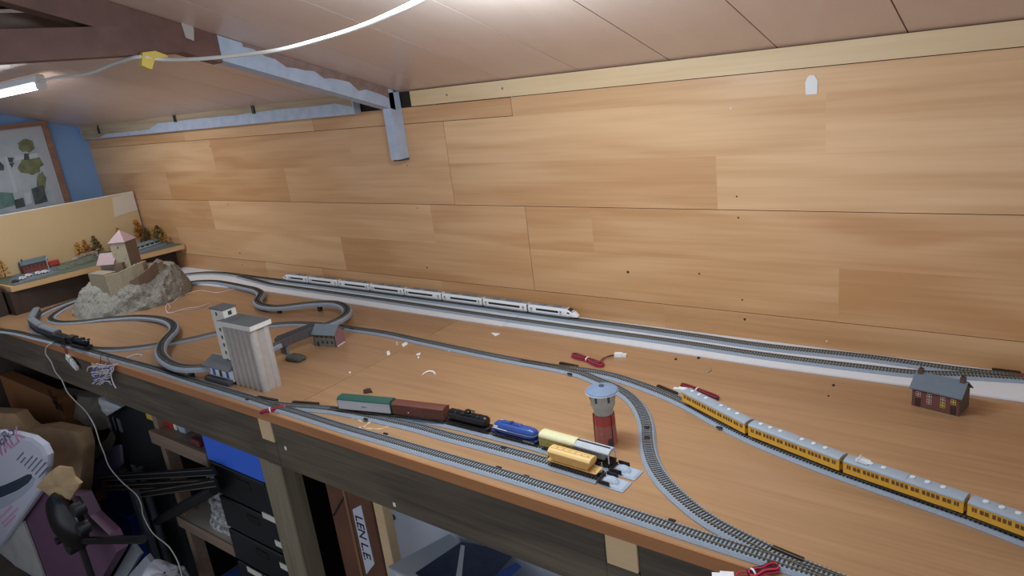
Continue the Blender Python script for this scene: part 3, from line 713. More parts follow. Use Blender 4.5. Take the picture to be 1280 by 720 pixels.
MB().box((-L/2+.001, -.0085, .0048), (L/2-.001, .0085, .0062)).build('frame', BLD, t)
for s in (-1,1): MB().box((s*(L/2-.010), -.0086, .0056), (s*(L/2+.0015), .0086, .0072)).build('end_platform', BLD, t)
bogie(t, -L/2+.015, BLD); bogie(t, L/2-.015, mat('grey bogie', '8E9094', .5)); couplers(t, L)
car_on(s2c, t, (614.5, 540.3), (672, 555), 'deep blue tank wagon with a pale line along its side', .0004)
# yellow-green covered wagon with cream roof
L = .060
t = thing('covered_wagon', '', 'model freight wagon')
YG = mat('olive yellow wagon side', 'AFA054', .5, var=.1, scale=300); CRM = mat('cream wagon roof', 'D9D2A4', .5, var=.05, scale=300)
MB().prof([(-.0098,.0050),(-.0098,.0185),(.0098,.0185),(.0098,.0050)], -L/2, L/2).build('body', YG, t)
MB().prof(arc(.0101,.0180,.0190,.0252,10), -L/2-.0003, L/2+.0003).build('roof', CRM, t, smooth=30)
for s in (-1, 1):
    MB().prof(arc(.0098,.0050,.0188,.0248,10), s*L/2-.0003, s*(L/2)+.0009*s if s>0 else s*L/2-.0009).build('end_wall', YG, t) if s > 0 else MB().prof(arc(.0098,.0050,.0188,.0248,10), -L/2-.0009, -L/2).build('end_wall', YG, t)
    mb = MB()
    for k in range(11): xx = -L/2+.003+k*(L-.006)/10; mb.box((xx-.0004, s*.0098-.0004, .0052), (xx+.0004, s*.0098+.0004, .0183))
    mb.box((-L/2+.001, s*.0098-.0003, .0125), (L/2-.001, s*.0098+.0003, .0131)); mb.build('side_ribs', YG, t)
MB().box((-L/2+.002, -.0080, .0028), (L/2-.002, .0080, .0051)).build('underframe', FR, t)
bogie(t, -L/2+.013, sc=.7, trucks=.004); bogie(t, L/2-.013, sc=.7, trucks=.004); couplers(t, L, mt=mat('pale grey coupler', 'A5A9AD', .5))
car_on(s2c, t, (677, 557.5), (719.5, 569.5), 'olive yellow covered wagon with a cream arched roof', .0004)
# grey hopper
L = .060
t = thing('hopper_wagon', '', 'model freight wagon')
GH = mat('grey hopper side', '8D8F91', .5, var=.12, scale=300); GHR = mat('light grey hopper roof', 'B2B6BA', .5, var=.06, scale=300)
mb = MB()
mb.loft([[(-L/2+.010,-.006,.0065),(L/2-.010,-.006,.0065),(L/2-.010,.006,.0065),(-L/2+.010,.006,.0065)], [(-L/2+.002,-.0096,.0105),(L/2-.008,-.0096,.0105),(L/2-.008,.0096,.0105),(-L/2+.002,.0096,.0105)], [(-L/2+.0005,-.0098,.0195),(L/2-.001,-.0098,.0195),(L/2-.001,.0098,.0195),(-L/2+.0005,.0098,.0195)]]); mb.build('hopper_body', GH, t)
MB().prof([(-.0101,.0190),(-.0098,.0205),(-.0062,.0232),(-.0004,.0243),(.0004,.0243),(.0062,.0232),(.0098,.0205),(.0101,.0190)], -L/2, L/2).build('roof', GHR, t)
MB().prof([(-.0012,.0241),(-.0010,.0250),(.0010,.0250),(.0012,.0241)], -L/2+.002, L/2-.002).build('roof_hatch', BLACK, t)
for s in (-1, 1):
    mb = MB()
    for k in range(10): xx = -L/2+.003+k*(L-.012)/9; mb.box((xx-.0005, s*.0098-.0008, .0100), (xx+.0005, s*.0098+.0002, .0192))
    mb.build('side_ribs', GH, t)
    for e in (-1, 1): MB().box((e*(L/2-.0008)-.0006, s*.0088-.0006, .0055), (e*(L/2-.0008)+.0006, s*.0088+.0006, .0200)).build('corner_post', VENT, t)
MB().box((-L/2, -.0088, .0045), (L/2+.001, .0088, .0058)).build('frame', FR, t)
for xx in (-.010, .010): MB().loft([[(xx-.006,-.005,.0065),(xx+.006,-.005,.0065),(xx+.006,.005,.0065),(xx-.006,.005,.0065)],[(xx-.002,-.003,.0022),(xx+.002,-.003,.0022),(xx+.002,.003,.0022),(xx-.002,.003,.0022)]]).build('discharge_chute', FR, t)
bogie(t, -L/2+.013, sc=.7, trucks=.004); bogie(t, L/2-.012, sc=.7, trucks=.004); couplers(t, L)
car_on(s2c, t, (722, 570.3), (767, 582.5), 'grey hopper wagon with ribbed sides in front of the water tower', .0004)
# tan hopper on the front siding
L = .080
t = thing('hopper_wagon', '', 'model freight wagon')
TAN = mat('tan hopper', 'D9A962', .5, var=.06, scale=200); TAN2 = mat('tan hopper roof', 'E0B974', .5)
mb = MB(); h = .0096
mb.loft([[(-L/2+.020,-.007,.0072),(L/2-.020,-.007,.0072),(L/2-.020,.007,.0072),(-L/2+.020,.007,.0072)], [(-L/2+.011,-h,.0095),(L/2-.013,-h,.0095),(L/2-.013,h,.0095),(-L/2+.011,h,.0095)], [(-L/2+.004,-h,.0165),(L/2-.009,-h,.0165),(L/2-.009,h,.0165),(-L/2+.004,h,.0165)], [(-L/2+.004,-h,.0200),(L/2-.009,-h,.0200),(L/2-.009,h,.0200),(-L/2+.004,h,.0200)]]); mb.build('hopper_body', TAN, t)
rf = MB().prof([(-.0098,.0196),(-.0096,.0210),(-.0075,.0232),(-.0035,.0247),(.0035,.0247),(.0075,.0232),(.0096,.0210),(.0098,.0196)], -L/2+.0035, L/2-.0085).build('roof', TAN2, t)
for yy in (-.0030, .0030): MB().box((-L/2+.006, yy-.0006, .0244), (L/2-.012, yy+.0006, .0254)).build('roof_walk', TAN2, rf)
for k in range(6): MB().rev([(.0014,.0246),(.0014,.0256),(.0001,.0257)], 10, (-L/2+.014+k*.010, 0, 0)).build('roof_hatch', TAN2, rf)
MB().bbox((-L/2, -.0092, .0055), (L/2, .0092, .0072), .0004).build('frame', TAN2, t)
for s in (-1, 1):
    mb = MB()
    for k in range(4): xx = -L/2+.012+k*(L-.026)/3; mb.box((xx-.0006, s*.0090-.0005, .0065), (xx+.0006, s*.0090+.0005, .0100))
    mb.build('stanchions', TAN2, t)
    mb = MB()
    for yy in (-.0085, .0085): mb.box((s*(L/2-.0012)-.0004, yy-.0004, .0070), (s*(L/2-.0012)+.0004, yy+.0004, .0150))
    mb.box((s*(L/2-.0012)-.0004, -.0085, .0144), (s*(L/2-.0012)+.0004, .0085, .0150)) if s < 0 else None
    mb.build('end_ladder', TAN2, t)
bogie(t, -L/2+.015); bogie(t, L/2-.013); couplers(t, L)
MB().box((-.014,-.0065,.0020),(.014,.0065,.0070)).build('discharge_chutes', FR, t)
car_on(s1c, t, (688, 576.5), (755, 596), 'tan covered hopper wagon standing alone on the front siding', .0002)

# buffer stops at the siding ends
BST = mat('speckled pale ballast', 'A9B3C0', .8, var=.18, scale=700, bump=.5)
def buffer_stop(c0, c1, label, z):
    t = thing('buffer_stop', label, 'buffer stop', (c0.x, c0.y, z), math.atan2(c1.y-c0.y, c1.x-c0.x)); 
    t['group'] = 'buffer stops'
    MB().loft([[(.004,-.0125,.0002),(.041,-.0125,.0002),(.041,.0125,.0002),(.004,.0125,.0002)], [(.004,-.0125,.001),(.041,-.0125,.001),(.041,.0125,.001),(.004,.0125,.001)], [(.004,-.0098,.0042),(.038,-.0100,.0030),(.038,.0100,.0030),(.004,.0098,.0042)]]).build('base', BST, t)
    mb = MB(); rings = []
    for r, h in ((1,.003),(.85,.0056),(.55,.0080),(.25,.0093)): rings.append([(.017+.013*r*math.cos(2*math.pi*k/14)*(1+.06*math.sin(3*k)), .0092*r*math.sin(2*math.pi*k/14), h+.0006*math.sin(5*k)*r) for k in range(14)])
    mb.loft(rings); mb.build('gravel_mound', BST, t, smooth=60)
    for yy in (-.0112, .0112): MB().bbox((.004, yy-.0008, .0030), (.021, yy+.0008, .0088), .0003).build('side_beam', BLACK, t)
    MB().bbox((.0035,-.0075,.0060),(.0055,.0075,.0085),.0004).build('buffer_beam', BLACK, t)
    for yy in (-.0062,.0062):
        mb = MB(); mb.tube([(.0045,yy,.0042),(.0045,yy,.0072)],.0008,6); mb.build('rail_brace', BLACK, t)
    mb = MB(); mb.tube([(.0045,.002,.0080),(.0045,.002,.0120)],.0006,6); mb.ell((.0045,.002,.0130),(.0019,.0019,.0019)); mb.build('stop_lamp', BLACK, t)
buffer_stop(s1c[-1], s1c[-1] + (s1c[-1]-s1c[-4]), 'pale ballast buffer stop at the end of the front siding, beyond the tan hopper', .0)
buffer_stop(s2c[-1], s2c[-1] + (s2c[-1]-s2c[-4]), 'pale ballast buffer stop at the end of the rear siding, beyond the grey hopper', .0)

# ---------------------------------------------------------------- steam engine and grey coaches
GC = mat('dark grey coach side', '3B4248', .5); GR = mat('light grey coach roof', '757C85', .5)
def coach(L=.1165):
    t = thing('coach', '', 'model train car'); x0, x1 = -L/2, L/2
    MB().prof([(-.0095,.0048),(-.0095,.0182),(.0095,.0182),(.0095,.0048)], x0, x1).build('body', GC, t)
    MB().prof(arc(.0099,.0178,.0190,.0236,10), x0-.0005, x1+.0005).build('roof', GR, t, smooth=30)
    for s in (-1, 1):
        mb = MB()
        for k in range(12): xx = x0+.012+k*(L-.024)/11; mb.box((xx-.0026, s*.0095-.0003, .0115), (xx+.0026, s*.0095+.0003, .0158))
        mb.build('side_windows', GLASSD, t)
        MB().box((s*L/2, -.0030, .0050), (s*(L/2+.0014), .0030, .0180)).build('gangway', BLACK, t)
    MB().box((x0+.03,-.0080,.0015),(x1-.03,.0080,.0050)).build('underframe', BLACK, t)
    bogie(t, x0+.018); bogie(t, x1-.018); couplers(t, L)
    return t
G = 'grey coaches behind the steam engine'
cp = [Vector((-2.388, .714, 0)), Vector((-2.279, .660, 0)), Vector((-2.158, .6425, 0)), Vector((-2.034, .6375, 0))]
c0 = coach()
for i, lb in enumerate(('rearmost grey roofed coach, turned away along the curve at the far left', 'middle grey roofed coach bending round the far left curve', 'grey roofed coach coupled directly behind the black tender')):
    t = c0 if i == 0 else copy_tree(c0)
    A, B = cp[i], cp[i+1]; put(t, A, B, .0005, lb, G)
t = thing('steam_engine', 'black steam engine heading right at the front edge of the table', 'model steam engine')
L = .098
MB().rev([(.0002,-.012),(.0070,-.012),(.0072,.040),(.0066,.0405),(.0066,.042),(.0002,.0425)], 18, (0,0,.0155), 'x').build('boiler', BLACKG, t, smooth=30)
mb = MB(); mb.box((-.030,-.0092,.0085),(-.012,.0092,.0205)); cab = mb.build('cab', BLACK, t)
MB().prof(arc(.0100,.0200,.0208,.0246,8), -.033, -.010).build('cab_roof', BLACKG, cab, smooth=30)
for s in (-1, 1): MB().box((-.025, s*.0092-.0003, .0140),(-.016, s*.0092+.0003, .0185)).build('cab_window', GLASSD, cab)
MB().rev([(.0026,.020),(.0022,.0225),(.0030,.0268),(.0033,.0272),(.0022,.0272),(.0018,.024)],14,(.034,0,0)).build('chimney', BLACK, t)
MB().rev([(.0046,.020),(.0046,.0235),(.0036,.0252),(.0004,.0258)],14,(.018,0,0)).build('dome', BLACK, t, smooth=30)
MB().rev([(.0030,.020),(.0030,.0235),(.0022,.0245),(.0004,.0248)],12,(.002,0,0)).build('sand_dome', BLACK, t, smooth=30)
MB().box((-.030,-.0088,.0075),(.046,.0088,.0088)).build('running_board', BLACK, t)
MB().rev([(.0001,-.0085),(.0026,-.0085),(.0026,.0085),(.0001,.0085)],12,(.041,0,.0235-.002),'y').build('feedwater_heater', BLACK, t)
mb = MB()
for s in (-1,1): mb.rev([(.0001,-.006),(.0030,-.006),(.0030,.006),(.0001,.006)],12,(.036,s*.0078,.0058),'x')
mb.build('cylinder', BLACK, t)
for k in range(4):
    mb = MB()
    for s in (-1,1): mb.rev([(.0004, s*.0048-.0006),(.0046, s*.0048-.0006),(.0046, s*.0048+.0006),(.0004, s*.0048+.0006)],18,(-.018+k*.0112,0,.0046),'y')
    mb.build('driving_wheels', TYRE, t)
mb = MB()
for s in (-1,1): mb.box((-.020, s*.0060-.0004,.0040),(.034, s*.0060+.0004,.0052))
mb.build('coupling_rod', RAIL, t)
mb = MB(); mb.box((.045,-.0085,.0040),(.048,.0085,.0080)); mb.box((.046,-.0030,.0008),(.0475,.0030,.0040)); mb.build('front_beam', BLACK, t)
MB().rev([(.0001,0),(.0013,0),(.0013,.002),(.0001,.002)],10,(.0425,0,.0215),'x').build('headlamp', VENT, t)
MB().box((-.030,-.006,.0012),(.045,.006,.0076)).build('chassis', BLACK, t)
A = min(front_c, key=lambda p: abs(p.x+1.945)); B = min(front_c, key=lambda p: abs(p.x+1.855)); put(t, A, B, .0003, t['label']); t.scale = (1.2, 1.02, 1.04)
t = thing('tender', 'black tender between the steam engine and the grey coaches', 'model tender')
MB().bbox((-.030,-.0090,.0070),(.030,.0090,.0190),.0008).build('tank', BLACK, t)
mb = MB(); mb.loft([[(x,-.0062,.0188),(x,.0062,.0188),(x,.0035,.0188+h),(x,-.0035,.0188+h)] for x,h in ((-.020,.001),(-.012,.0035),(.004,.0045),(.018,.0040),(.026,.0015))]); mb.build('coal', mat('model coal', '141414', .8, bump=1, scale=600), t)
MB().box((-.031,-.0085,.0050),(.031,.0085,.0071)).build('frame', BLACK, t)
bogie(t,-.018); bogie(t,.018); couplers(t,.062)
A = min(front_c, key=lambda p: abs(p.x+2.023)); B = min(front_c, key=lambda p: abs(p.x+1.963)); put(t, A, B, .0003, t['label']); t.scale = (1.2, 1.02, 1.04)
# ================================================================== buildings
def solve_z(x, y, py):      # height at which a point over (x, y) shows at picture row py
    lo, hi = -1.0, 1.0
    for _ in range(40):
        z = (lo + hi) / 2; d = Vector((x, y, z - HC)); r = 360 + F * d.dot(CD) / d.dot(CF)
        if r > py: lo = z
        else: hi = z
    return z
# grain silo
SILO = mat('grey beige concrete', 'A99F97', .7, var=.05, scale=80); CREAM = mat('cream model wall', 'D9D3C8', .6, var=.04, scale=120); SLATE = mat('dark slate grey roof', '5B6062', .6, var=.08, scale=200); BLWIN = mat('blue painted window', '3F57A8', .5); DKW = mat('dark model window', '3A3C42', .3)
a = P(332, 491.5)
si = thing('grain_silo', 'tall grey grain silo of joined concrete tubes with cream tower and small blue windowed annex', 'model silo', (a.x, a.y, 0), R(1))
Dm = .0168; H = .128
MB().box((-6*Dm+.0036, .0036, .0), (-.0036, .0384, H)).build('silo_core', SILO, si)
for j in range(2):
    for i in range(6):
        MB().rev([(Dm/2, 0), (Dm/2, H-.004), (Dm/2-.002, H)], 20, (-Dm/2 - Dm*i, Dm/2 + j*.0255, 0)).build('silo_tube', SILO, si, smooth=40)
sl = MB().box((-6*Dm-.003, -.002, H-.001), (.003, .045, H+.008)).build('top_slab', CREAM, si)
MB().box((-6*Dm-.0022, -.0012, H+.008), (.0022, .0442, H+.0088)).build('roof_felt', SLATE, sl)
tw = MB().box((-.143, .012, .0), (-.1005, .040, .153)).build('tower', CREAM, si)
MB().box((-.145, .010, .153), (-.0985, .042, .1555)).build('tower_roof', SLATE, tw)
for k in range(7):
    z = .144 - k*.0165
    MB().box((-.128, .0116, z-.0035), (-.123, .0124, z+.0035)).build('tower_window', DKW, tw)
MB().box((-.1009, .022, .1405), (-.1001, .030, .1485)).build('tower_window', DKW, tw)
x0, x1 = -.184, -.1005; y0, y1 = -.001, .036
ax = MB().box((x0, y0+.0, .006), (x1, y1, .031)).build('annex', mat('white model wall', 'DADCE0', .6), si)
MB().loft([[(x0-.012,y0-.008,.031),(x1+.002,y0-.008,.031),(x1+.002,y1+.005,.031),(x0-.012,y1+.005,.031)],[(x0-.010,y0-.008,.0325),(x1+.002,y0-.008,.0325),(x1+.002,y1+.005,.0325),(x0-.010,y1+.005,.0325)],[(x0-.002,.016,.049),(x1+.002,.016,.049),(x1+.002,.019,.049),(x0-.002,.019,.049)]]).build('annex_roof', SLATE, ax)
MB().tube([(x0-.002,.0175,.0495),(x1+.001,.0175,.0495)], .0007, 6).build('ridge', CREAM, ax)
for k in range(3):
    xx = x0 + .018 + k*.024
    MB().box((xx-.0045, y0-.0005, .012), (xx+.0045, y0+.0005, .0275)).build('annex_window', BLWIN if k != 1 else DKW, ax)
MB().bbox((x0-.004, y0-.012, .0001), (x1-.002, y0-.0002, .0105), .001).build('loading_ramp', mat('dark ramp', '4A4B4E', .8, var=.2, scale=300), si)

# little houses: footprint given by front-left, front-right, back-right corners
def house(name, label, cat, FL, FR_, BR, eave, ridge, wall, gable, roof, over=.002, z=0):
    w = (FR_ - FL).length; d = (BR - FR_).length; rz = math.atan2(FR_.y-FL.y, FR_.x-FL.x)
    t = thing(name, label, cat, (FL.x, FL.y, z), rz)
    mb = MB(); mb.box((0, 0, .0001), (w, d, eave)); b = mb.build('walls', wall, t)
    for xx in (0, w):
        mb = MB(); mb.prof([(0, .0002), (d, .0002), (d, eave), (d/2, ridge), (0, eave)], xx-.0006, xx+.0006); mb.build('gable_wall', gable, t)
    for s in (0, 1):
        y0, y1 = (-over, d/2) if s == 0 else (d+over, d/2); ze = eave - over*(ridge-eave)/(d/2)
        mb = MB(); mb.loft([[(x,y0,ze),(x,y1,ridge),(x,y1,ridge+.0018),(x,y0,ze+.0018)] for x in (-over-.0008, w+over+.0008)]); mb.build('roof_slope', roof, t)
    return t, w, d
GSt = mat('grey stone wall print', '77746C', .7, var=.22, scale=500); PNK = mat('dull pink brick gable', '8F6468', .7, var=.12, scale=500); BGR = mat('blue grey tin roof', '6E7780', .5, var=.03, scale=100)
FL, FR_, BR = P(394.6, 432.5), P(420.3, 434), P(434.2, 427)
ev = solve_z(FR_.x, FR_.y, 418.3); rg = solve_z(*(((FR_+BR)/2).xy), 406.8)
gh, w, d = house('stone_house', 'small grey house with plain blue grey roof and dull pink gable end', 'model house', FL, FR_, BR, ev, rg, GSt, PNK, BGR, .003)
for i in range(4):
    for j in range(2):
        if (i, j) == (0, 0): continue
        xx = w*(.16 + .23*i); zz = ev*(.25 + .45*j); MB().box((xx-.0022, -.0005, zz), (xx+.0022, .0003, zz+.0062)).build('window', DKW, gh)
MB().box((w*.16-.003, -.0005, .0002), (w*.16+.003, .0003, .011)).build('door', mat('dark door', '40382F', .6), gh)
for xx in (0, w): MB().box((xx-.0008, -.0008, 0.0002), (xx+.0008, .0008, ev)).build('corner_post', DKW, gh)
MB().box((w+.0004, d*.12, .0002), (w+.0024, d*.88, .0016)).build('white_sill', WHITEP, gh)

BRK = mat('dark red brick print', '6E4038', .7, var=.2, scale=500, bump=.2); BRKD = mat('brown brick gable', '5A443A', .7, var=.15, scale=500); SLT = mat('blue grey slate roof', '626D76', .6, var=.06, scale=120)
FL, FR_, BR = P(1140, 506.3), P(1198, 520.6), P(1213.8, 508)
ev = solve_z(FR_.x, FR_.y, 496.8); rg = solve_z(*(((FR_+BR)/2).xy), 478)
bc, w, d = house('brick_cottage', 'dark red brick cottage with slate roof and two chimneys, beside the foam strip', 'model house', FL, FR_, BR, ev, rg, BRK, BRKD, SLT, .003)
PKW = mat('pinkish window frame', 'C9A79B', .6); YLW = mat('yellow window frame', 'D9C24A', .6)
wl = [(.13, 1, PKW), (.37, 1, PKW), (.66, 1, PKW), (.88, 1, YLW), (.37, 0, PKW), (.66, 0, YLW)]
for fx, fl, m_ in wl:
    xx = w*fx; zz = ev*(.56 if fl else .26); ww = .0032; hh = .0074
    f = MB().box((xx-ww, -.0006, zz), (xx+ww, .0003, zz+hh)).build('window', m_, bc)
    mb = MB()
    for a_ in (-1, 1):
        for b_ in (0, 1): mb.box((xx+a_*ww*.5-ww*.32, -.0009, zz+.0008+b_*hh*.5), (xx+a_*ww*.5+ww*.32, -.0004, zz+hh*.42+b_*hh*.5))
    mb.build('panes', DKW, f)
for fx in (.12, .88): MB().box((w*fx-.0035, -.0006, .0002), (w*fx+.0035, .0003, ev*.46)).build('door', mat('dark brown door', '3B2620', .6), bc)
MB().box((-.0005, -.0005, .0001), (w+.0005, .0005, .0018)).build('plinth', BRKD, bc)
for xx in (.003, w-.003):
    c = MB().box((xx-.0030, d/2-.0038, rg-.004), (xx+.0030, d/2+.0038, rg+.0065)).build('chimney', BRKD, bc)
    MB().rev([(.0010,rg+.0065),(.0010,rg+.0095),(.0003,rg+.0095)], 10, (xx, d/2, 0)).build('chimney_pot', BLACK, c)

# the water tower
c0 = P(758, 553)
hh = solve_z(c0.x, c0.y, 486.5)/.0885*.1; 
wt = thing('water_tower', 'round model water tower with grey blue cap, pale drum and red brick shaft', 'model water tower', (c0.x, c0.y, 0))
REDB = mat('red brick print', 'A8463D', .7, var=.16, scale=500); PINKB = mat('pinkish brick shaft', 'A8685C', .7, var=.18, scale=500); CAPM = mat('blue grey cap', '728299', .5, var=.04, scale=120)
k = hh / .100
MB().rev([(.0175,.0001),(.0165,.002),(.0150,.0505*k)], 10).build('shaft', PINKB, wt, smooth=20)
MB().rev([(.0158,.034*k),(.0152,.0505*k)], 10).build('brick_band', REDB, wt, smooth=20)
MB().rev([(.0140,.050*k),(.0140,.0570*k),(.0170,.0635*k),(.0178,.0650*k),(.0178,.0865*k)], 16).build('drum', mat('pale stone drum', 'A9A7A0', .6, var=.05, scale=200), wt, smooth=25)
rf = MB().rev([(.0178,.0860*k),(.0230,.0855*k),(.0234,.0870*k),(.0224,.0885*k),(.0040,.0940*k),(.0002,.0942*k)], 32).build('cap_roof', CAPM, wt, smooth=25)
MB().rev([(.0230,.0853*k),(.0237,.0862*k),(.0230,.0870*k)], 32).build('cap_rim', VENT, rf)
MB().rev([(.0042,.0935*k),(.0042,.0955*k),(.0002,.0962*k)], 6).build('cap_knob', mat('cap knob', '3F4A5C', .5), rf)
for q in range(12):
    a_ = 2*math.pi*q/12; p = Vector((.0176*math.cos(a_), .0176*math.sin(a_), .078*k)); t_ = Vector((-math.sin(a_), math.cos(a_), 0)); n_ = Vector((math.cos(a_), math.sin(a_), 0))
    mb = MB(); mb.loft([[p + t_*i*.0016 + n_*j + Vector((0,0,h)) for i, j in ((-1,-.0006),(1,-.0006),(1,.0006),(-1,.0006))] for h in (-.0045, .0045)]); mb.build('drum_window', DKW if q % 2 else mat_gut, wt)
for a_ in (-.35, 2.3, -2.4):
    mb = MB(); mb.tube([(.0160*math.cos(a_), .0160*math.sin(a_), z*k) for z in (.001, .052)], .0005, 6); mb.build('down_pipe', BLACK, wt)
a_ = -.62; n_ = Vector((math.cos(a_), math.sin(a_), 0)); t_ = Vector((-math.sin(a_), math.cos(a_), 0))
mb = MB(); pr = [(-.0035,.0005),(.0035,.0005),(.0035,.010),(.0018,.0135),(-.0018,.0135),(-.0035,.010)]
mb.loft([[n_*r + t_*u + Vector((0,0,v)) for u, v in pr] for r in (.0150, .0176)]); mb.build('arched_door', DKW, wt)

# dark lump beside the silo (small charred looking block)
p = P(370, 450)
mb = MB(); rings = []
rr = random.Random(3)
for s_, h in ((.9,.0002),(1,.004),(.95,.008),(.7,.011)): rings.append([(.0235*s_*math.copysign(abs(math.cos(a_))**.5, math.cos(a_))*(1+rr.uniform(-.06,.06)), .014*s_*math.copysign(abs(math.sin(a_))**.5, math.sin(a_))*(1+rr.uniform(-.06,.06)), h + rr.uniform(-.0006,.0006)*(h>.001)) for a_ in [2*math.pi*q/18 for q in range(18)]])
mb.loft(rings); o = mb.build('scenery_block', mat('dark grey rough block', '4A4844', .8, var=.3, scale=300, bump=.8), None, smooth=50); o.location = (p.x, p.y, 0); o.rotation_euler[2] = R(5)
tag(o, 'small dark grey rough block lying between the silo and the grey house', 'block')

# ---------------------------------------------------------------- castle on its crag
hill = thing('castle_hill', 'grey papier mache crag with a small stone castle and pink roofed tower', 'model castle', (-2.2, .92, 0))
C0 = Vector((-2.2, .925, 0))
base = [(-2.2249,.755),(-2.17,.757),(-2.103,.807),(-2.078,.853),(-2.051,.925),(-2.075,1.0),(-2.118,1.052),(-2.19,1.085),(-2.27,1.05),(-2.335,.98),(-2.35,.90),(-2.33,.82),(-2.29,.77)]
ridge = [(-2.25,.80,.060),(-2.18,.84,.058),(-2.10,.88,.058),(-2.095,.93,.058),(-2.105,.98,.066),(-2.14,1.02,.092),(-2.19,1.05,.088),(-2.27,1.03,.080),(-2.32,.95,.08),(-2.32,.87,.075),(-2.29,.82,.066)]
def polar(pts):
    r = []
    for p in pts: v = Vector((p[0], p[1], 0)) - C0; r.append((math.atan2(v.y, v.x) % (2*math.pi), v.length, p[2] if len(p) > 2 else 0))
    return sorted(r)
pb, prd = polar(base), polar(ridge)
def interp(tab, a):
    a %= 2*math.pi; n = len(tab)
    for i in range(n):
        a0, r0, h0 = tab[i]; a1, r1, h1 = tab[(i+1) % n]
        if i == n-1: a1 += 2*math.pi
        aa = a if a >= a0 else a + 2*math.pi
        if a0 <= aa <= a1: t = (aa-a0)/(a1-a0); t = t*t*(3-2*t); return r0+(r1-r0)*t, h0+(h1-h0)*t
    return tab[0][1], tab[0][2]
mb = MB(); NA = 240; ts = [0, .05, .1, .17, .25, .33, .42, .5, .58, .66, .75, .84, .92, 1.0, 1.05, 1.12, 1.3, 1.5, 1.7, 1.88, 2.0]; rings = []
CH = .112
for t_ in ts:
    ring = []
    for k in range(NA):
        a_ = 2*math.pi*k/NA; rb, _ = interp(pb, a_); rd, hd = interp(prd, a_); rd = min(rd, rb*.95)
        if t_ <= 1: r = rb + (rd-rb)*t_; h = hd * (t_**.75)
        else: u = t_-1; r = rd*(1-u) ; h = hd + (CH-hd)*(u**.8)
        r = max(r, .0005)
        p = Vector((C0.x + r*math.cos(a_), C0.y + r*math.sin(a_), h))
        if t_ > 0:
            nz = noise.noise(p*26)*.008 + noise.noise(p*80)*.006 + noise.noise(p*190)*.0042
            if t_ > 1: nz *= .55
            p.z += nz*.7; p.x += nz*math.cos(a_)*.8; p.y += nz*math.sin(a_)*.8
        else: p.z = .0003
        ring.append(p)
    rings.append(ring)
mb.loft(rings); rock = mb.build('crag', mat('grey papier mache rock', '9D998E', .9, scale=260, color2='7C776C', bump=1), hill, rel=True, smooth=40)
STN = mat('beige castle stone', '968A74', .85, var=.14, scale=350, bump=.6); STNL = mat('light castle stone', 'AC9F85', .85, var=.14, scale=300, bump=.6); STB = mat('brown castle wall', '7D6856', .85, var=.1, scale=250, bump=.5); PKR = mat('dusty pink roof', 'A98E8C', .6, var=.04, scale=120)
ca = R(29); ex = Vector((math.cos(ca), math.sin(ca), 0)); ey = Vector((-math.sin(ca), math.cos(ca), 0)); TO = Vector((-2.174, .92, 0))
def cl(x, y, z): return TO + ex*x + ey*y + Vector((0, 0, z))
def cbox(a, b, taper=0):
    mb = MB(); (x0,y0,z0),(x1,y1,z1) = a, b
    mb.loft([[cl(x0,y0,z0),cl(x1,y0,z0),cl(x1,y1,z0),cl(x0,y1,z0)],[cl(x0+taper,y0+taper,z1),cl(x1-taper,y0+taper,z1),cl(x1-taper,y1-taper,z1),cl(x0+taper,y1-taper,z1)]]); return mb
tower = cbox((-.050, 0, .085), (0, .050, .1875)).build('tower', STNL, hill, rel=True)
cbox((-.0005, .0005, .086), (.0012, .0495, .187)).build('side_wall', STB, tower, rel=True)
mb = MB(); e = .0035
mb.add([cl(-.050-e,-e,.1865), cl(e,-e,.1865), cl(e,.050+e,.1865), cl(-.050-e,.050+e,.1865), cl(-.025,.025,.2200)], [(0,1,4),(1,2,4),(2,3,4),(3,0,4),(3,2,1,0)]); mb.build('tower_roof', PKR, hill, rel=True)
cbox((-.0275, -.0006, .168), (-.0235, .001, .174)).build('arrow_slit', DKW, tower, rel=True)
for xx, zz in ((-.04, .150), (-.012, .135)): cbox((xx, -.0005, zz), (xx+.002, .001, zz+.003)).build('arrow_slit', DKW, tower, rel=True)
hs = cbox((-.096, -.006, .07), (-.044, .034, .130)).build('hall', STN, hill, rel=True)
mb = MB()
q = [[cl(x,-.014,.124),cl(x,-.014,.126),cl(x,.014,.156),cl(x,.040,.130),cl(x,.040,.128)] for x in (-.102, -.044)]
mb.loft(q); mb.build('hall_roof', PKR, hill, rel=True)
for xx in (-.088, -.070): cbox((xx, -.0048, .100), (xx+.005, -.003, .108)).build('hall_window', DKW, hs, rel=True)
# lean-to in the shadow between hall and tower, courtyard and curtain walls
cbox((-.050, -.012, .07), (-.018, 0, .128)).build('lean_to', STB, hill, rel=True)
def wall_run(pts, h0, thick, name, m_, jag=.0015):
    mb = MB(); pts = [Vector(p) for p in pts]; n = 0; rr = random.Random(5); seq = []
    for a, b in zip(pts, pts[1:]):
        for k in range(8): seq.append(a.lerp(b, k/8))
    seq.append(pts[-1]); rings = []
    for i, p in enumerate(seq):
        d = seq[min(i+1,len(seq)-1)] - seq[max(i-1,0)]; d.z = 0; d.normalize(); nn = Vector((-d.y, d.x, 0))*thick/2; top = p.z + rr.uniform(-jag, jag)
        rings.append([Vector((p.x,p.y,h0))-nn, Vector((p.x,p.y,h0))+nn, Vector((p.x,p.y,top))+nn, Vector((p.x,p.y,top))-nn])
    mb.loft(rings); return mb.build(name, m_, hill, rel=True)
wall_run([W(131,345,.835), W(150,340,.868), W(163,333,.895), W(176,327.5,.925), W(181,326,.97)], .045, .006, 'courtyard_wall', STNL)
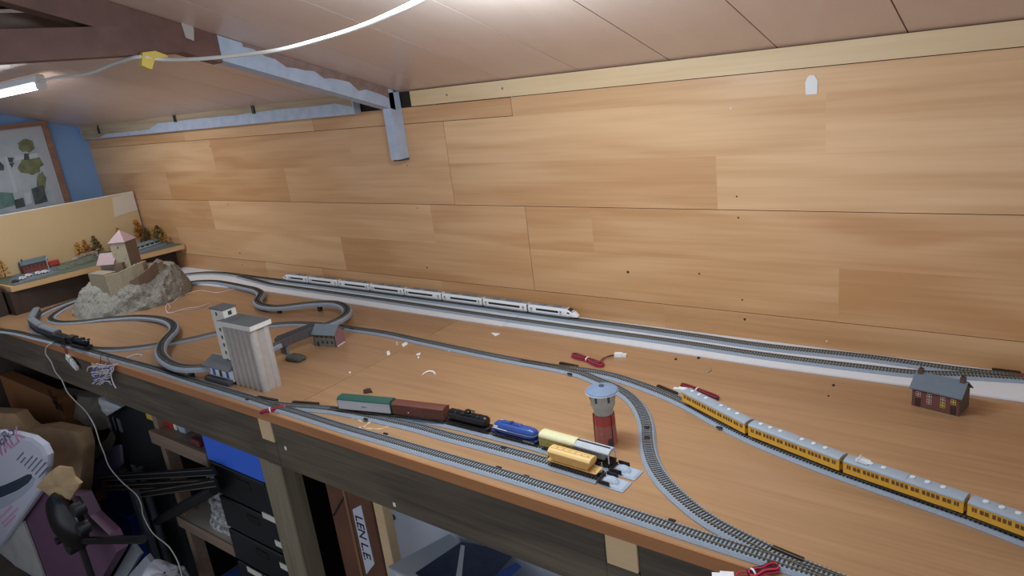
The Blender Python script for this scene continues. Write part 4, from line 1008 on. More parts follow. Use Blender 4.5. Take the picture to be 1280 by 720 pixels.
wall_run([W(153,357.5,.868), W(172,346,.90), W(184,336,.935), W(194,326.5,.97)], .045, .006, 'curtain_wall', STB)
a, b = W(110,343,.825), W(131,346,.835)
mb = MB(); dd = (b-a); dd.z = 0; dd.normalize(); nn = Vector((-dd.y, dd.x, 0))
mb.loft([[a+Vector((0,0,z-a.z))-nn*0, b+Vector((0,0,z-b.z)), b+nn*.035+Vector((0,0,z-b.z)), a+nn*.035+Vector((0,0,z-a.z))] for z in (.05, .112)])
mb.build('gate_block', STN, hill, rel=True)
c = W(198, 330, .985)
MB().rev([(.013,c.z-.05),(.013,c.z+.004)], 8, (c.x,c.y,0)).build('turret', STN, hill, rel=True)
MB().rev([(.016,c.z+.003),(.016,c.z+.006),(.001,c.z+.017)], 8, (c.x,c.y,0)).build('turret_roof', STB, hill, rel=True)
# tall flat faced buttress of rock at the right end
mb = MB(); a = W(190,349,.955); 
pts = [W(189,351,.955), W(200,334,.985), W(211,329.5,1.02), W(217,342,1.03), W(214,356,1.0), W(205,357,.97)]
mb.add([p for p in pts] + [p + Vector((-.06, .03, -.02)) for p in pts], [tuple(range(6)), tuple(range(11, 5, -1))] + [(i, 6+i, 6+(i+1)%6, (i+1)%6) for i in range(6)]); mb.build('rock_face', mat('brownish rock face', '94846F', .9, var=.12, scale=100, bump=.8), hill, rel=True)

# ================================================================== shelf with its own small scene
ZS = .089
sa, sb = P(15, 365.5, .073), P(233.3, 310.5, .073)
sa, sb = Vector((sa.x, sa.y, 0)), Vector((sb.x, sb.y, 0)); sb.y = min(sb.y, 1.214)
sh = thing('shelf_board', 'pale wooden shelf board carrying the autumn tree scene above the table', 'shelf', (-2.55, .95, .073))
mb = MB(); slab_xy([(sa.x, sa.y), (sb.x, sb.y), (-2.672, sb.y), (-2.672, sa.y)], .0732, ZS, mb); mb.build('board', PINEX, sh, rel=True)
st = thing('shelf_box', 'wooden box holding the shelf up at the far left, coloured dark for shade', 'box', (-2.57, .95, 0))
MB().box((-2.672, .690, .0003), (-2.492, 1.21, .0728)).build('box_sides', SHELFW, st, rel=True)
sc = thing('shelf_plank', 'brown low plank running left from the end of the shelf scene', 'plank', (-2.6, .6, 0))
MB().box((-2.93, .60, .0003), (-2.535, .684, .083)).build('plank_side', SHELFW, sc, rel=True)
bb = thing('backing_board', 'cream hardboard sheet standing upright behind the shelf scene', 'board', (-2.68, .9, .085))
mb = MB(); mb.add([(-2.685,.45,.0005),(-2.685,1.212,.0005),(-2.685,1.212,.2745),(-2.685,.45,.2905),(-2.679,.45,.0005),(-2.679,1.212,.0005),(-2.679,1.212,.2745),(-2.679,.45,.2905)], [(0,3,2,1),(4,5,6,7),(0,1,5,4),(1,2,6,5),(2,3,7,6),(3,0,4,7)])
mb.build('sheet', mat('cream hardboard', 'CDB083', .5, var=.04, scale=6), bb, rel=True)
MB().tube([(-2.682,.45,.2912),(-2.682,1.212,.2752)], .0022, 6).build('edge_tape', WHITEP, bb, rel=True)
mb = MB(); q = [X(140,247,-2.6785), X(168,239,-2.6785), X(172,262,-2.6785), X(143,271.5,-2.6785)]
q = [Vector((p.x, min(p.y, 1.2115), min(p.z,.2745))) for p in q]; mb.add(q + [p + Vector((.0008,0,0)) for p in q], [(3,2,1,0),(4,5,6,7),(0,1,5,4),(1,2,6,5),(2,3,7,6),(3,0,4,7)])
mb.build('paper_patch', mat('pale beige tape patch', 'D8CBB6', .5), bb, rel=True)

def SP(px, py, z=ZS): p = P(px, py, z); return p
GRS = mat('dull green scatter', '525A4A', .95, var=.35, scale=120, bump=1, color2='707564')
ROADM = mat('slate grey street', '6E7884', .8, var=.12, scale=60)
# ground cover in soft mounds
def mound(px, py, rx, ry, h, m_, label, name='scatter_mound', rz=0):
    p = SP(px, py); mb = MB(); rings = []; NN = 26; rr = random.Random(int(px*7+py))
    for s_ in (1, .92, .75, .5, .25, .04): rings.append([(rx*s_*math.cos(2*math.pi*k/NN)*(1+.12*noise.noise(Vector((k*.7, s_*3, px)))), ry*s_*math.sin(2*math.pi*k/NN)*(1+.12*noise.noise(Vector((k*.9, s_*2, py)))), (h*(1-s_**2)**.7 + (.25*h*noise.noise(Vector((k*.5, s_*5, px))) if s_ < 1 else 0)) if s_ < 1 else 0) for k in range(NN)])
    mb.loft(rings); o = mb.build(name, m_, None, smooth=180); o.location = (p.x, p.y, ZS+.0004); o.rotation_euler[2] = rz; return tag(o, label, 'scenery')
gd = thing('shelf_ground', 'green and slate grey ground sheet of the shelf scene', 'scenery', (-2.55, .95, ZS))
mb = MB(); slab_xy([(sa.x-.004, sa.y+.012), (sb.x-.006, sb.y-.002), (-2.668, sb.y-.002), (-2.668, sa.y+.002)], ZS+.0002, ZS+.0016, mb); mb.build('scatter', GRS, gd, rel=True)
c = [SP(17,357), SP(78,339), SP(62,330), SP(8,347)]
slab_xy([(p.x, p.y) for p in c], ZS+.0016, ZS+.0024).build('street', ROADM, gd, rel=True)
c = [SP(167,320), SP(212,305), SP(206,297), SP(166,308)]
slab_xy([(p.x, p.y) for p in c], ZS+.0016, ZS+.0024).build('station_ground', ROADM, gd, rel=True)
mound(86, 334, .035, .050, .016, GRS, 'low green scatter hill right of the red van', rz=.3)
mound(108, 328, .030, .055, .018, GRS, 'long green scatter hill left of the castle hall', rz=.3)
mound(6, 350, .03, .03, .008, GRS, 'green scatter patch under the leftmost yellow tree')
mound(182, 298, .03, .035, .022, mat('grey green rock', '7E8A88', .9, var=.2, scale=90, bump=1), 'grey green rocky mound behind the small station', 'rock_mound')
mound(222, 300, .02, .03, .010, GRS, 'green scatter under the right end trees')
# trees
TRK = mat('dark twig brown', '4A3A2C', .8)
FOL = [mat('ochre foliage', 'CC9A45', .9, var=.35, scale=300), mat('orange foliage', 'C4833A', .9, var=.35, scale=300), mat('olive brown foliage', '6E6238', .9, var=.4, scale=300)]
def tree(h, w, m_, seed, birch=False):
    rr = random.Random(seed); t = thing('model_tree', '', 'model tree')
    MB().tube([(0,0,0),(.0006,.0004,h*.4),(0,0,h*.9)], [.0014,.001,.0004], 6).build('trunk', TRK if not birch else VENT, t)
    mb = MB()
    for k in range(150):
        u = rr.random()**.9; z = h*(.16+.84*u); r = w*(1-u)**.75*rr.uniform(.3,1)+.0008; a_ = rr.uniform(0, 6.283); s_ = rr.uniform(.0011,.0026)
        c_ = Vector((r*math.cos(a_), r*math.sin(a_), z)); 
        vs = [c_ + Vector((rr.uniform(-1,1), rr.uniform(-1,1), rr.uniform(-1,1))).normalized()*s_ for _ in range(6)]
        mb.add(vs, [(0,1,2),(0,2,3),(0,3,4),(0,4,5),(1,2,4),(3,5,1),(2,5,4)])
    mb.build('foliage', m_, t); return t
protos = [tree(.042,.011,FOL[0],1), tree(.045,.010,FOL[1],2), tree(.040,.012,FOL[2],3), tree(.050,.013,FOL[0],4)]
used = [False]*4
TL = [(8, 350, 3, .9, 'bushy ochre model tree at the very left end of the shelf'), (-2, 352, 0, .9, 'ochre model tree cut off by the left edge of the picture'),
 (89, 322, 0, .95, 'slim ochre model tree, first right of the red van'), (101, 320, 1, .95, 'orange model tree, second right of the red van'), (111, 317, 1, .55, 'short orange model bush between the orange tree and the castle'),
 (121, 318, 2, 1.15, 'olive model tree on a pale trunk, left of the castle tower'), (133, 308, 3, 1.05, 'ochre model tree half hidden by the castle tower roof'), (145, 301, 1, 1.35, 'tall orange model tree rising directly behind the castle tower roof'),
 (139, 313, 2, .6, 'short olive model tree behind the castle hall roof'), (176, 296, 1, .85, 'orange model tree in front of the upright edge of the cream board'), (197, 300, 2, .95, 'olive brown model tree right of the small station'),
 (210, 300, 0, .9, 'slim ochre model tree, second from the right end of the shelf'), (222, 299, 2, 1.15, 'dark olive model tree at the right end of the shelf'), (226, 301, 3, .6, 'low ochre bush at the foot of the right end tree'), (217, 301, 0, .6, 'small ochre bush between the two right end trees')]
for px_, py_, k, s_, lb in TL:
    t = protos[k] if not used[k] else copy_tree(protos[k]); used[k] = True
    p = SP(px_, py_); p.x = max(p.x, -2.66); t.location = (p.x, min(p.y, 1.2), ZS+.0015); s_ *= 1.4; t.scale = (s_*1.3, s_*1.3, s_); t.rotation_euler[2] = random.uniform(0, 6); t['label'] = lb; t['group'] = 'autumn trees on the shelf'
# brown brick engine shed with teal roof
FL, FR_ = SP(31.5, 343.5), SP(62, 336); dv = (FR_-FL).normalized(); nv = Vector((-dv.y, dv.x, 0))
bs, w, d = house('brick_shed', 'long brown brick model building with a dull teal roof on the shelf', 'model building', FL, FR_, FR_ + nv*.034, .030, .040, mat('brown red brick', '7A4238', .8, var=.2, scale=300), mat('brown red brick gable', '6B4036', .8, var=.2, scale=300), mat('dull teal roof', '5E7078', .6, var=.08, scale=80), .003, z=ZS+.0017)
for k in range(6): MB().box((w*(.1+.16*k)-.002, -.0006, .014), (w*(.1+.16*k)+.002, .0003, .023)).build('window', DKW, bs)
MB().box((w*.06, d/2-.003, .038), (w*.12, d/2+.003, .047)).build('chimney', BRKD, bs)
# vehicles
def tiny_car(name, p, rz, m_, label, L=.019, h=.009, box=False):
    t = thing(name, label, 'model vehicle', (p.x, p.y, ZS+.0024), rz)
    if box: MB().bbox((-L/2,-.0065,.002),(L/2,.0065,h),.001).build('body', m_, t)
    else: MB().prof([(-L/2,.002),(L/2,.002),(L/2,.006),(L*.3,.0065),(L*.18,h),(-L*.3,h),(-L/2,.0065)], -.0055, .0055, 'y').build('body', m_, t)
    MB().box((-L*.26,-.0057,.0068),(L*.17,.0057,h-.0015) if not box else (L*.4,-.004,.0075)).build('windows', DKW, t) if not box else MB().box((L*.28,-.0067,.0065),(L*.45,.0067,.0095)).build('windows', DKW, t)
    for sx in (-.3,.3):
        for sy in (-1,1): MB().rev([(.0003,-.0008),(.0021,-.0008),(.0021,.0008),(.0003,.0008)],12,(L*sx,sy*.0054,.0021),'y').build('wheel', TYRE, t)
    return t
REDV = mat('bright red van', 'B8402F', .5); dz = math.atan2(dv.y, dv.x)
tiny_car('delivery_van', SP(68, 333), dz, REDV, 'bright red model van right of the brick building on the shelf', .034, .018, True)
tiny_car('car', SP(29, 350), dz, WHITEP, 'white model car, leftmost on the grey street'); tiny_car('car', SP(36.5, 346.5), dz, WHITEP, 'white model car, second from the left on the grey street')
tiny_car('car', SP(49, 343.5), dz, WHITEP, 'white model car right of centre on the grey street, in front of the brick building'); tiny_car('car', SP(57, 342), dz, WHITEP, 'white model car nearest the red van, end of the parked row')
tiny_car('car', SP(20, 354), dz, mat('dark maroon car', '4E2E2E', .5), 'dark maroon model car at the left end of the grey street')
# lamp posts
for i, (x_, y_, h_, lb) in enumerate(((62.5, 339.5, .045, 'thin pale lamp post beside the red van'), (124.5, 325, .035, 'thin pale post left of the castle hall'))):
    p = SP(x_, y_); t = thing('lamp_post', lb, 'model lamp post', (p.x, p.y, ZS+.0018)); MB().tube([(0,0,0),(0,0,h_)], .0007, 6).build('post', VENT, t); MB().tube([(0,0,h_-.001),(0,.007,h_)], .0006, 6).build('arm', VENT, t)
# fence
t = thing('model_fence', 'pale model fence on the green hill left of the castle hall', 'model fence', SP(96, 331)); mb = MB(); A, B = SP(93,331), SP(122,322)
for z in (.012,.016): mb.tube([A+Vector((0,0,z+.006)), A.lerp(B,.5)+Vector((0,0,z+.010)), B+Vector((0,0,z+.008))], .0007, 6)
for k in range(7): q = A.lerp(B, k/6); mb.tube([q+Vector((0,0,.002)), q+Vector((0,0,.024))], .0006, 5)
mb.build('fence_rails', VENT, t, rel=True)
# small station with white striped platform
FL, FR_ = SP(170, 315), SP(206, 303.5); dv = (FR_-FL).normalized(); nv = Vector((-dv.y, dv.x, 0))
stn, w, d = house('model_station', 'low dark model station with a pale roofed canopy and white striped platform', 'model building', FL + nv*.012, FR_ + nv*.012, FR_ + nv*.030, .012, .018, mat('dark station wall', '3E4440', .7), mat('dark station gable', '4A4E48', .7), mat('green grey station roof', '7C8A88', .7), .002, z=ZS+.0017)
MB().box((-.004, -.012, .0002), (w+.004, -.001, .004)).build('platform', ROADM, stn)
for y_ in (-.0115, -.004): MB().box((-.004, y_-.0010, .004), (w+.004, y_+.0010, .0046)).build('white_line', WHITEP, stn)
for k in range(6): MB().box((w*(.08+.165*k)-.0022, -.0006, .003), (w*(.08+.165*k)+.0022, .0003, .009)).build('window', VENT, stn)

# picture leaning against the left wall
fr = thing('framed_picture', 'watercolour of an olive tree by pale buildings in a brown wooden frame', 'picture', (-2.925, .9, .26))
xo = -2.925
y1 = 1.088; z1 = .560; z0 = .215; y0 = .50
mb = MB()
FRM = wood('brown picture frame', 'A47A62', '7A5644', .5, 1, tint=False)
for a, b in (((xo, y0, z1-.016), (xo+.014, y1, z1)), ((xo, y0, z0), (xo+.014, y1, z0+.016)), ((xo, y1-.018, z0+.016), (xo+.014, y1, z1-.016)), ((xo, y0, z0+.016), (xo+.014, y0+.018, z1-.016))): mb.box(a, b)
mb.build('frame', FRM, fr, rel=True)
MB().box((xo, y0+.018, z0+.016), (xo+.004, y1-.018, z1-.016)).build('mount', mat('picture mount', 'B9BCC2', .5), fr, rel=True)
art = MB().box((xo+.004, y0+.045, z0+.05), (xo+.0046, y1-.046, z1-.045)).build('painting', mat('pale wash', 'A9B6BE', .6, var=.12, scale=14, color2='C2CBD0'), fr, rel=True)
def blob(pl, m_, n_, xx=.0052, nm='brush_shape'):
    pts = [X(a, b, xo+xx) for a, b in pl]; k = len(pts); mb = MB()
    mb.add(pts + [p - Vector((.0005,0,0)) for p in pts], [tuple(range(k)), tuple(range(2*k-1, k-1, -1))] + [(i,k+i,k+(i+1)%k,(i+1)%k) for i in range(k)])
    o = mb.build(nm, m_, fr, rel=True); o['label'] = n_; return o
OLV = mat('olive paint', '7B7F5A', .7, var=.25, scale=40); DGR = mat('dark green grey paint', '4F5A58', .7, var=.3, scale=60); PWH = mat('pale paint', 'CDD3D8', .6); GNP = mat('sea green paint', '6F8F88', .7, var=.2, scale=40)
def rough_poly(cx, cy, rx, ry, n=16, s_=1): rr = random.Random(s_); return [(cx+rx*math.cos(2*math.pi*k/n)*rr.uniform(.8,1.15), cy+ry*math.sin(2*math.pi*k/n)*rr.uniform(.8,1.15)) for k in range(n)][::-1]
blob(rough_poly(33, 182, 11, 9, 16, 1), OLV, 'olive tree crown')
blob(rough_poly(38, 206, 15, 13, 18, 2), OLV, 'lower olive foliage', .0053)
blob(rough_poly(52, 228, 6, 14, 14, 3), OLV, 'hanging olive foliage', .0054)
blob([(30,192),(37,192),(37,200),(30,200)], DGR, 'dark window gap', .0056)
blob([(36,193),(47,191),(47,197),(37,199)], PWH, 'pale lintel', .0057); blob([(19,195),(30,194),(30,199),(19,201)], PWH, 'pale lintel', .0057)
blob([(8,197),(17,197),(16,203),(9,203)], DGR, 'dark shutter', .0056); blob([(11,204),(18,203),(15,210)], DGR, 'dark shutter', .0056); blob([(-2,200),(5,207),(5,213),(-2,213)], DGR, 'dark shutter', .0056)
blob([(39,236),(54,231),(60,252),(44,256)], DGR, 'dark door', .0056); blob([(18,250),(29,247),(32,258),(20,261)], DGR, 'dark archway', .0056)
blob([(-2,240),(16,241),(20,256),(-2,262)], GNP, 'sea green slope', .0056); blob([(6,196),(9,196),(22,240),(18,241)], PWH, 'pale column', .0058)
blob([(30,241),(38,240),(40,254),(33,256)], PWH, 'pale column', .0058)
# ================================================================== wires, plugs and crumbs on the table
REDW = mat('red wire', 'A0243A', .4); REDB_ = mat('bright red wire', 'D02A4A', .4); BLKW = mat('black wire', '241A1E', .4); WHW = mat('white wire', 'D9CFCB', .5); BLW = mat('blue wire', '5060A8', .4)
def bundle(c, ang, L, label, group=None, z=.0, n=6, red=REDW, plug=None, tie_at=0.0, spread=.009, seed=1, plug2=None, cat='wire bundle'):
    t = thing('wire_bundle', label, cat, (c.x, c.y, z), ang, group); rr = random.Random(seed)
    for k in range(n):
        pts = []; w = spread*1.15*rr.uniform(.35, 1); dz = .0012 + .0019*(k % 3)
        for q in range(28):
            a_ = 2*math.pi*q/27; x = L/2*math.cos(a_); pinch = .22 + .78*abs(math.cos(a_))**1.3
            pts.append((x + rr.uniform(-.0006,.0006), w*math.sin(a_)*pinch*(1 if abs(a_-math.pi) > .01 else 0) + (k-n/2)*.0006, dz + .0012*abs(math.sin(a_))))
        MB().tube(catmull(pts, .003), .0011, 6).build('wire_strand', red if k % 2 == 0 else BLKW, t, smooth=True)
    mb = MB(); mb.tube([(tie_at + 0, .0048*math.cos(a_), .0042 + .0040*math.sin(a_)) for a_ in [2*math.pi*q/16 for q in range(17)]], .0011, 6)
    mb.build('twist_tie', WHITEP, t, smooth=True)['label'] = 'white twist tie'
    if plug is not None:
        q, pa = plug; lp = Matrix.Rotation(-ang, 3, 'Z') @ (q - Vector((c.x, c.y, q.z)))
        e = MB(); aa = pa - ang; u = Vector((math.cos(aa), math.sin(aa), 0)); v = Vector((-math.sin(aa), math.cos(aa), 0)); o = Vector((lp.x, lp.y, .0005))
        for (x0_, x1_, w_, h_) in ((-.010, .004, .0048, .0068), (.004, .012, .0034, .0056)):
            e.loft([[o + u*x + v*y + Vector((0,0,z_)) for y, z_ in ((-w_,0),(w_,0),(w_,h_),(-w_,h_))] for x in (x0_, x1_)])
        e.build('plug', WHITEP, t)['label'] = 'white plastic plug'
        for s_ in (-1, 1): MB().tube(catmull([Vector((L*.35*(1 if lp.x > 0 else -1), s_*.002, .002)), o*.55 + Vector((0, s_*.004, .003)), o - u*.010 + v*.0018*s_ + Vector((0,0,.003))], .004), .00085, 6).build('wire_lead', red if s_ > 0 else BLKW, t, smooth=True)
    return t
def ang_of(a, b): return math.atan2(b.y-a.y, b.x-a.x)
a, b = P(716, 443, .003), P(754, 457, .003)
bundle((a+b)/2, ang_of(a, b), (b-a).length, 'dark red wire bundle with white plug lying behind the point of the middle track', 'red and black wire bundles', plug=(P(775, 444, .003), ang_of(P(768,444), P(783,444.5))), spread=.012, seed=2)
a, b = P(852, 481, .003), P(898, 498, .003)
bundle((a+b)/2, ang_of(a, b), (b-a).length, 'dark red wire bundle with white plug beside the rearmost yellow train car', 'red and black wire bundles', plug=(P(851, 488, .003), ang_of(P(866,489), P(843,486))), tie_at=-.004, spread=.006, seed=3)
a, b = P(311, 523.5, .003), P(344, 515.5, .003)
t = bundle((a+b)/2, ang_of(a, b), (b-a).length, 'dark red and black wire bundle on the table edge above the pale joist end', 'red and black wire bundles', tie_at=-.006, spread=.007, seed=4)
t.location.y = max(t.location.y, .6275)
a, b = P(936, 719, .003), P(972, 708, .003)
bundle((a+b)/2, ang_of(a, b), (b-a).length, 'bright red wire bundle on the front edge at the bottom of the picture', 'red and black wire bundles', red=REDB_, plug=(P(905, 722, .003), ang_of(P(925,722), P(895,720))), spread=.008, seed=5, tie_at=-.012, n=7)
a, b = P(1225, 462, .006), P(1300, 464, .006)
bundle(Vector((.012, 1.200, 0)), 0.02, .07, 'dark red wire bundle by the back wall at the right edge of the picture', 'red and black wire bundles', z=ZB, spread=.006, seed=6, tie_at=.0)
# short red lead hanging over the front edge with a white plug
t = thing('wire_lead', 'short dark red lead with a white plug hanging over the front beam', 'wire', P(80, 430))
p0 = P(78, 434, .001); e1 = W(86, 447, .613)
for s_, m_ in ((-1, REDW), (1, BLKW)):
    MB().tube(catmull([p0 + Vector((.01*s_, .012, .001)), p0 + Vector((.006*s_, -.002, .003)), Vector((e1.x-.012+.008*s_, .615, .002)), Vector((e1.x-.006+.004*s_, .613, -.012)), Vector((e1.x, .613, e1.z+.004))], .004), .0011, 6).build('lead', m_, t, rel=True, smooth=True)
mb = MB(); a, b = W(84, 445, .6135), W(97, 461, .6135)
d = (b-a).normalized(); s_ = Vector((d.z, 0, -d.x))
L_ = (b-a).length
for u0, u1, w_ in ((0, .30, .0085), (.36, .75, .0085), (.75, 1, .0055)):
    mb.loft([[a + d*L_*u + s_*w_*i + Vector((0,j,0)) for i, j in ((-1,-.004),(1,-.004),(1,.0035),(-1,.0035))] for u in (u0, u1)])
mb.build('plug', WHITEP, t, rel=True)
mb = MB(); mb.loft([[a + d*L_*u + s_*.0065*i + Vector((0,j,0)) for i, j in ((-1,-.0035),(1,-.0035),(1,.003),(-1,.003))] for u in (.28, .38)]); mb.build('plug_gap', BLACK, t, rel=True)
# tangle of blue and white wire on the beam
t = thing('wire_tangle', 'tangle of blue and white wires hanging on the front beam from two dark hooks', 'wire bundle', W(125, 456, .612))
rr = random.Random(9)
for k in range(15):
    pts = [W(126 + rr.uniform(-6, 12), 457 + rr.uniform(-3, 3), .610 - .003*(k % 3))]
    for q in range(5): pts.append(W(122 + rr.uniform(-8, 20), 462 + q*4 + rr.uniform(-3, 4), .612 - .0035*(q % 3) - rr.uniform(0, .006)))
    MB().tube(catmull(pts, .006), .0011, 5).build('wire_strand', BLW if k % 2 else WHW, t, rel=True, smooth=True)
for pl_ in ([(147,455),(135,457),(118,458),(110,459.5),(109,464)], [(146,455),(134,464),(124,472),(116,480)], [(140,458),(139,470),(142,480),(145,485)], [(114,466),(122,465),(131,466),(137,462)]):
    MB().tube(catmull([W(a_, b_, .604) for a_, b_ in pl_], .006), .0013, 6).build('wire_loop', WHW, t, rel=True, smooth=True)
for pl_ in ([(126,455),(125.5,449),(127,443),(131,441)], [(139,456),(136,451),(134,446),(135,443)]):
    q = [W(*pl_[0], .612), W(*pl_[1], .6135)] + [P(a_, b_, .006) for a_, b_ in pl_[2:]]
    MB().tube(catmull(q, .004), .0007, 6).build('wire_hook', BLKW, t, rel=True, smooth=True)
# long white wire falling from the table edge
t = thing('hanging_wire', 'long white wire hanging from the table edge down over the clutter to the bottom', 'wire', P(66, 429))
q = [P(67, 428, .004), P(63, 430, .006)] + [W(a_, b_, .611) for a_, b_ in ((57, 436.7), (57.5, 443), (64, 452), (69, 464.5), (77.8, 475.6), (83, 488), (93, 500), (104.4, 511))] + [W(a_, b_, .60) for a_, b_ in ((112, 521), (118.5, 533), (125.6, 555.6), (130, 566), (136, 582.5), (152.5, 602.5), (172.5, 621), (177, 632), (178.8, 643.8), (190, 665), (212.5, 685), (222.5, 702.5), (228, 722))]
MB().tube(catmull(q, .01), .0015, 8).build('wire', mat('off white wire', 'CFCBC4', .5), t, rel=True, smooth=True)
# pinkish white wire on the table behind the hill
t = thing('loose_wire', 'thin pinkish white wire looping on the table right of the castle hill', 'wire', P(228, 372))
q = [P(a_, b_, .0015) for a_, b_ in ((310, 357.5), (293, 361), (273.5, 365.7), (248, 363.6), (228, 369.5), (216, 378), (210, 380), (207.5, 386), (212, 391.5), (222, 388.8), (232, 385.5), (246, 384), (258, 380.5), (262, 379))]
q = [v for v in q]
MB().tube(catmull(q[1:], .006), .0013, 6).build('wire', mat('pinkish white wire', 'DCC6C0', .5), t, rel=True, smooth=True)
q = [P(a_, b_, .0015) for a_, b_ in ((209, 379), (213, 385), (209, 390), (216, 390.5), (228, 387.8), (245, 386), (259, 382))]
MB().tube(catmull(q, .006), .0013, 6).build('wire', mat('pinkish white wire b', 'CDAFA9', .5), t, rel=True, smooth=True)
t = thing('wire_stub', 'short white wire end on the table behind the front track', 'wire', P(168, 446))
MB().tube(catmull([P(a_, b_, .0014) for a_, b_ in ((157, 447.6), (163, 445.5), (169, 443.3), (177.5, 444), (176, 446))], .004), .0014, 6).build('wire', WHW, t, rel=True, smooth=True)

# crumbs of foam and paper
FOAM = mat('white crumb', 'EDE9E2', .7)
def flake(pl, label, h=.0016, m_=None, cat='scrap', name='paper_scrap', group=None):
    pts = [P(a_, b_) for a_, b_ in pl]; c = sum(pts, Vector()) / len(pts); k = len(pts); mb = MB()
    mb.add([(p.x-c.x, p.y-c.y, .0002) for p in pts] + [((p.x-c.x)*.9, (p.y-c.y)*.9, h*(.6+.4*((i*7) % 3)/2)) for i, p in enumerate(pts)], [tuple(reversed(range(k))), tuple(range(k, 2*k))] + [(i,(i+1)%k,k+(i+1)%k,k+i) for i in range(k)])
    o = mb.build(name, m_ or FOAM, None); o.location = (c.x, c.y, 0); return tag(o, label, cat, group)
flake([(614,416.5),(625,417.5),(619,420.5)][::-1], 'white paper triangle on the table in front of the white train', .002)
flake([(502,431),(508,428.5),(510,430),(504,434)][::-1], 'white foam crumb, just in front of the middle track near its centre', .003)
flake([(483,440),(487,439.5),(488,443),(484,444.5)][::-1], 'round white foam crumb left of centre on the table', .003)
flake([(520,443),(526,441.5),(525,443.5),(521,444.5)][::-1], 'small white crumb right of the round foam crumb', .002)
flake([(522,446),(524,446),(524,448),(522,448)][::-1], 'tiny white crumb just in front of the small one', .001)
flake([(495.5,427),(496.5,427),(497,431.5),(496,431.5)][::-1], 'thin white sliver beside the middle track', .001)
flake([(560,438),(563,437.5),(564,439),(561,439.5)][::-1], 'small white crumb touching the front side of the middle track', .001)
flake([(436,464.5),(439,465),(438,467),(436,466.5)][::-1], 'tiny white crumb left of the curved foam strip', .001)
flake([(881,463.5),(884,462),(889,459.5),(889,464),(885,466.5),(882,466)][::-1], 'small grey brown crumb heap between the foam strip and the yellow train', .002, mat('grey brown crumb', 'A08A72', .8))
t = thing('foam_strip', 'curved white foam strip lying on the table behind the freight row', 'scrap', P(537, 466))
c_ = catmull([P(a_, b_, .002) for a_, b_ in ((527.5, 469), (531, 466), (536, 464), (541, 464.5), (543.5, 467))], .003)
MB().tube(c_, [.0005 + .0018*(i/len(c_))**.7 for i in range(len(c_))], 6).build('strip', FOAM, t, rel=True)
DRK = mat('dark crumb', '3B281C', .8)
flake([(454,489.5),(459,487),(464,488),(466,491),(455,492.5)][::-1], 'dark brown crumb behind the green roofed boxcar', .005, DRK)
flake([(871,447.2),(874,446.6),(875.5,448),(872,449.2)][::-1], 'dark speck on the table, left of the grey brown crumb heap', .002, DRK, group=None)
flake([(843,448.8),(846,448.2),(846.5,450),(843.5,450.3)][::-1], 'dark speck on the table behind the rearmost yellow train car', .002, DRK)
flake([(1040,481),(1043.5,481),(1043,483),(1040.5,483)][::-1], 'dark speck on the table left of the brick cottage', .002, DRK)
flake([(1034,494.5),(1037,494.5),(1036.5,496),(1034.5,496)][::-1], 'smaller dark speck below the one left of the brick cottage', .001, DRK)
# track scratch marks: yellowish glue stains near the sidings
GLU = mat('pale glue stain', 'D9BC93', .5)
for i, pl_ in enumerate((((452,536),(458,531),(463,527.5)), ((448,534),(460,535.5),(476,536),(486,532.5)), ((440,522.5),(447,524),(453,528)))):
    t = thing('glue_streak', ['pale dried glue streak between front track and sidings, the upright one', 'long pale dried glue streak between front track and sidings', 'short pale dried glue streak left of the two others between front track and sidings'][i], 'stain', P(*pl_[0]))
    pts = catmull([P(a_, b_, .0003) for a_, b_ in pl_], .004); mb = MB(); rings = []
    for j, p in enumerate(pts):
        d = pts[min(j+1,len(pts)-1)] - pts[max(j-1,0)]; d.normalize(); n_ = Vector((-d.y,d.x,0))*(.0016+.0010*math.sin(j*1.7)); rings.append([p-n_, p+n_, p+n_+Vector((0,0,.0002)), p-n_+Vector((0,0,.0002))])
    mb.loft(rings); mb.build('streak', GLU, t, rel=True)
# pins and nail heads in the wall
pin_m = mat('dark nail head', '3A2C22', .5)
for i, (x_, y_, r_, lb) in enumerate(((931, 399, .0022, 'dark nail head low on the wall, nearest the foam board right of centre'), (928, 374.5, .0014, 'dark nail head just above the low one right of centre'), (923, 272, .0016, 'dark nail head under the middle board joint, right of centre'), (921, 245.5, .0014, 'dark nail head over the middle board joint, right of centre'), (785, 340, .0026, 'brown knot like nail mark on the wall above the white train nose'), (874, 342, .0016, 'brown nail mark on the wall right of the knot like one'), (300, 316.5, .0022, 'dark nail head on the wall left of the white train'), (303, 331, .0014, 'small dark nail head just above the rear track'), (285, 255.5, .0014, 'dark nail head under the middle board joint at the left'), (262.5, 183, .0014, 'dark nail head high on the left part of the wall'), (509, 207, .0012, 'tiny nail head under the painted wall post'), (522, 260, .0012, 'tiny nail head under the middle board joint near the wall post'), (534, 334.5, .0016, 'dark nail head above the third car of the white train'))):
    p = W(x_, y_, YW); o = MB().rev([(.0002,-.0012),(r_,-.0010),(r_,.0004),(.0002,.0004)], 12, (0,0,0), 'y').build('nail_head', pin_m); o.location = (p.x, YW, p.z); tag(o, lb, 'nail', 'nail heads in the back wall')
for i, (x_, y_, lb) in enumerate(((914, 135.5, 'white pin in the wall below the top batten, left of the paper tag'), (1033.5, 426.5, 'white pin low on the wall above the rear track at the right'))):
    p = W(x_, y_, YW); o = MB().rev([(.0002,-.0020),(.0014,-.0016),(.0014,.0004),(.0002,.0004)], 12, (0,0,0), 'y').build('wall_pin', WHITEP); o.location = (p.x, YW, p.z); tag(o, lb, 'pin')
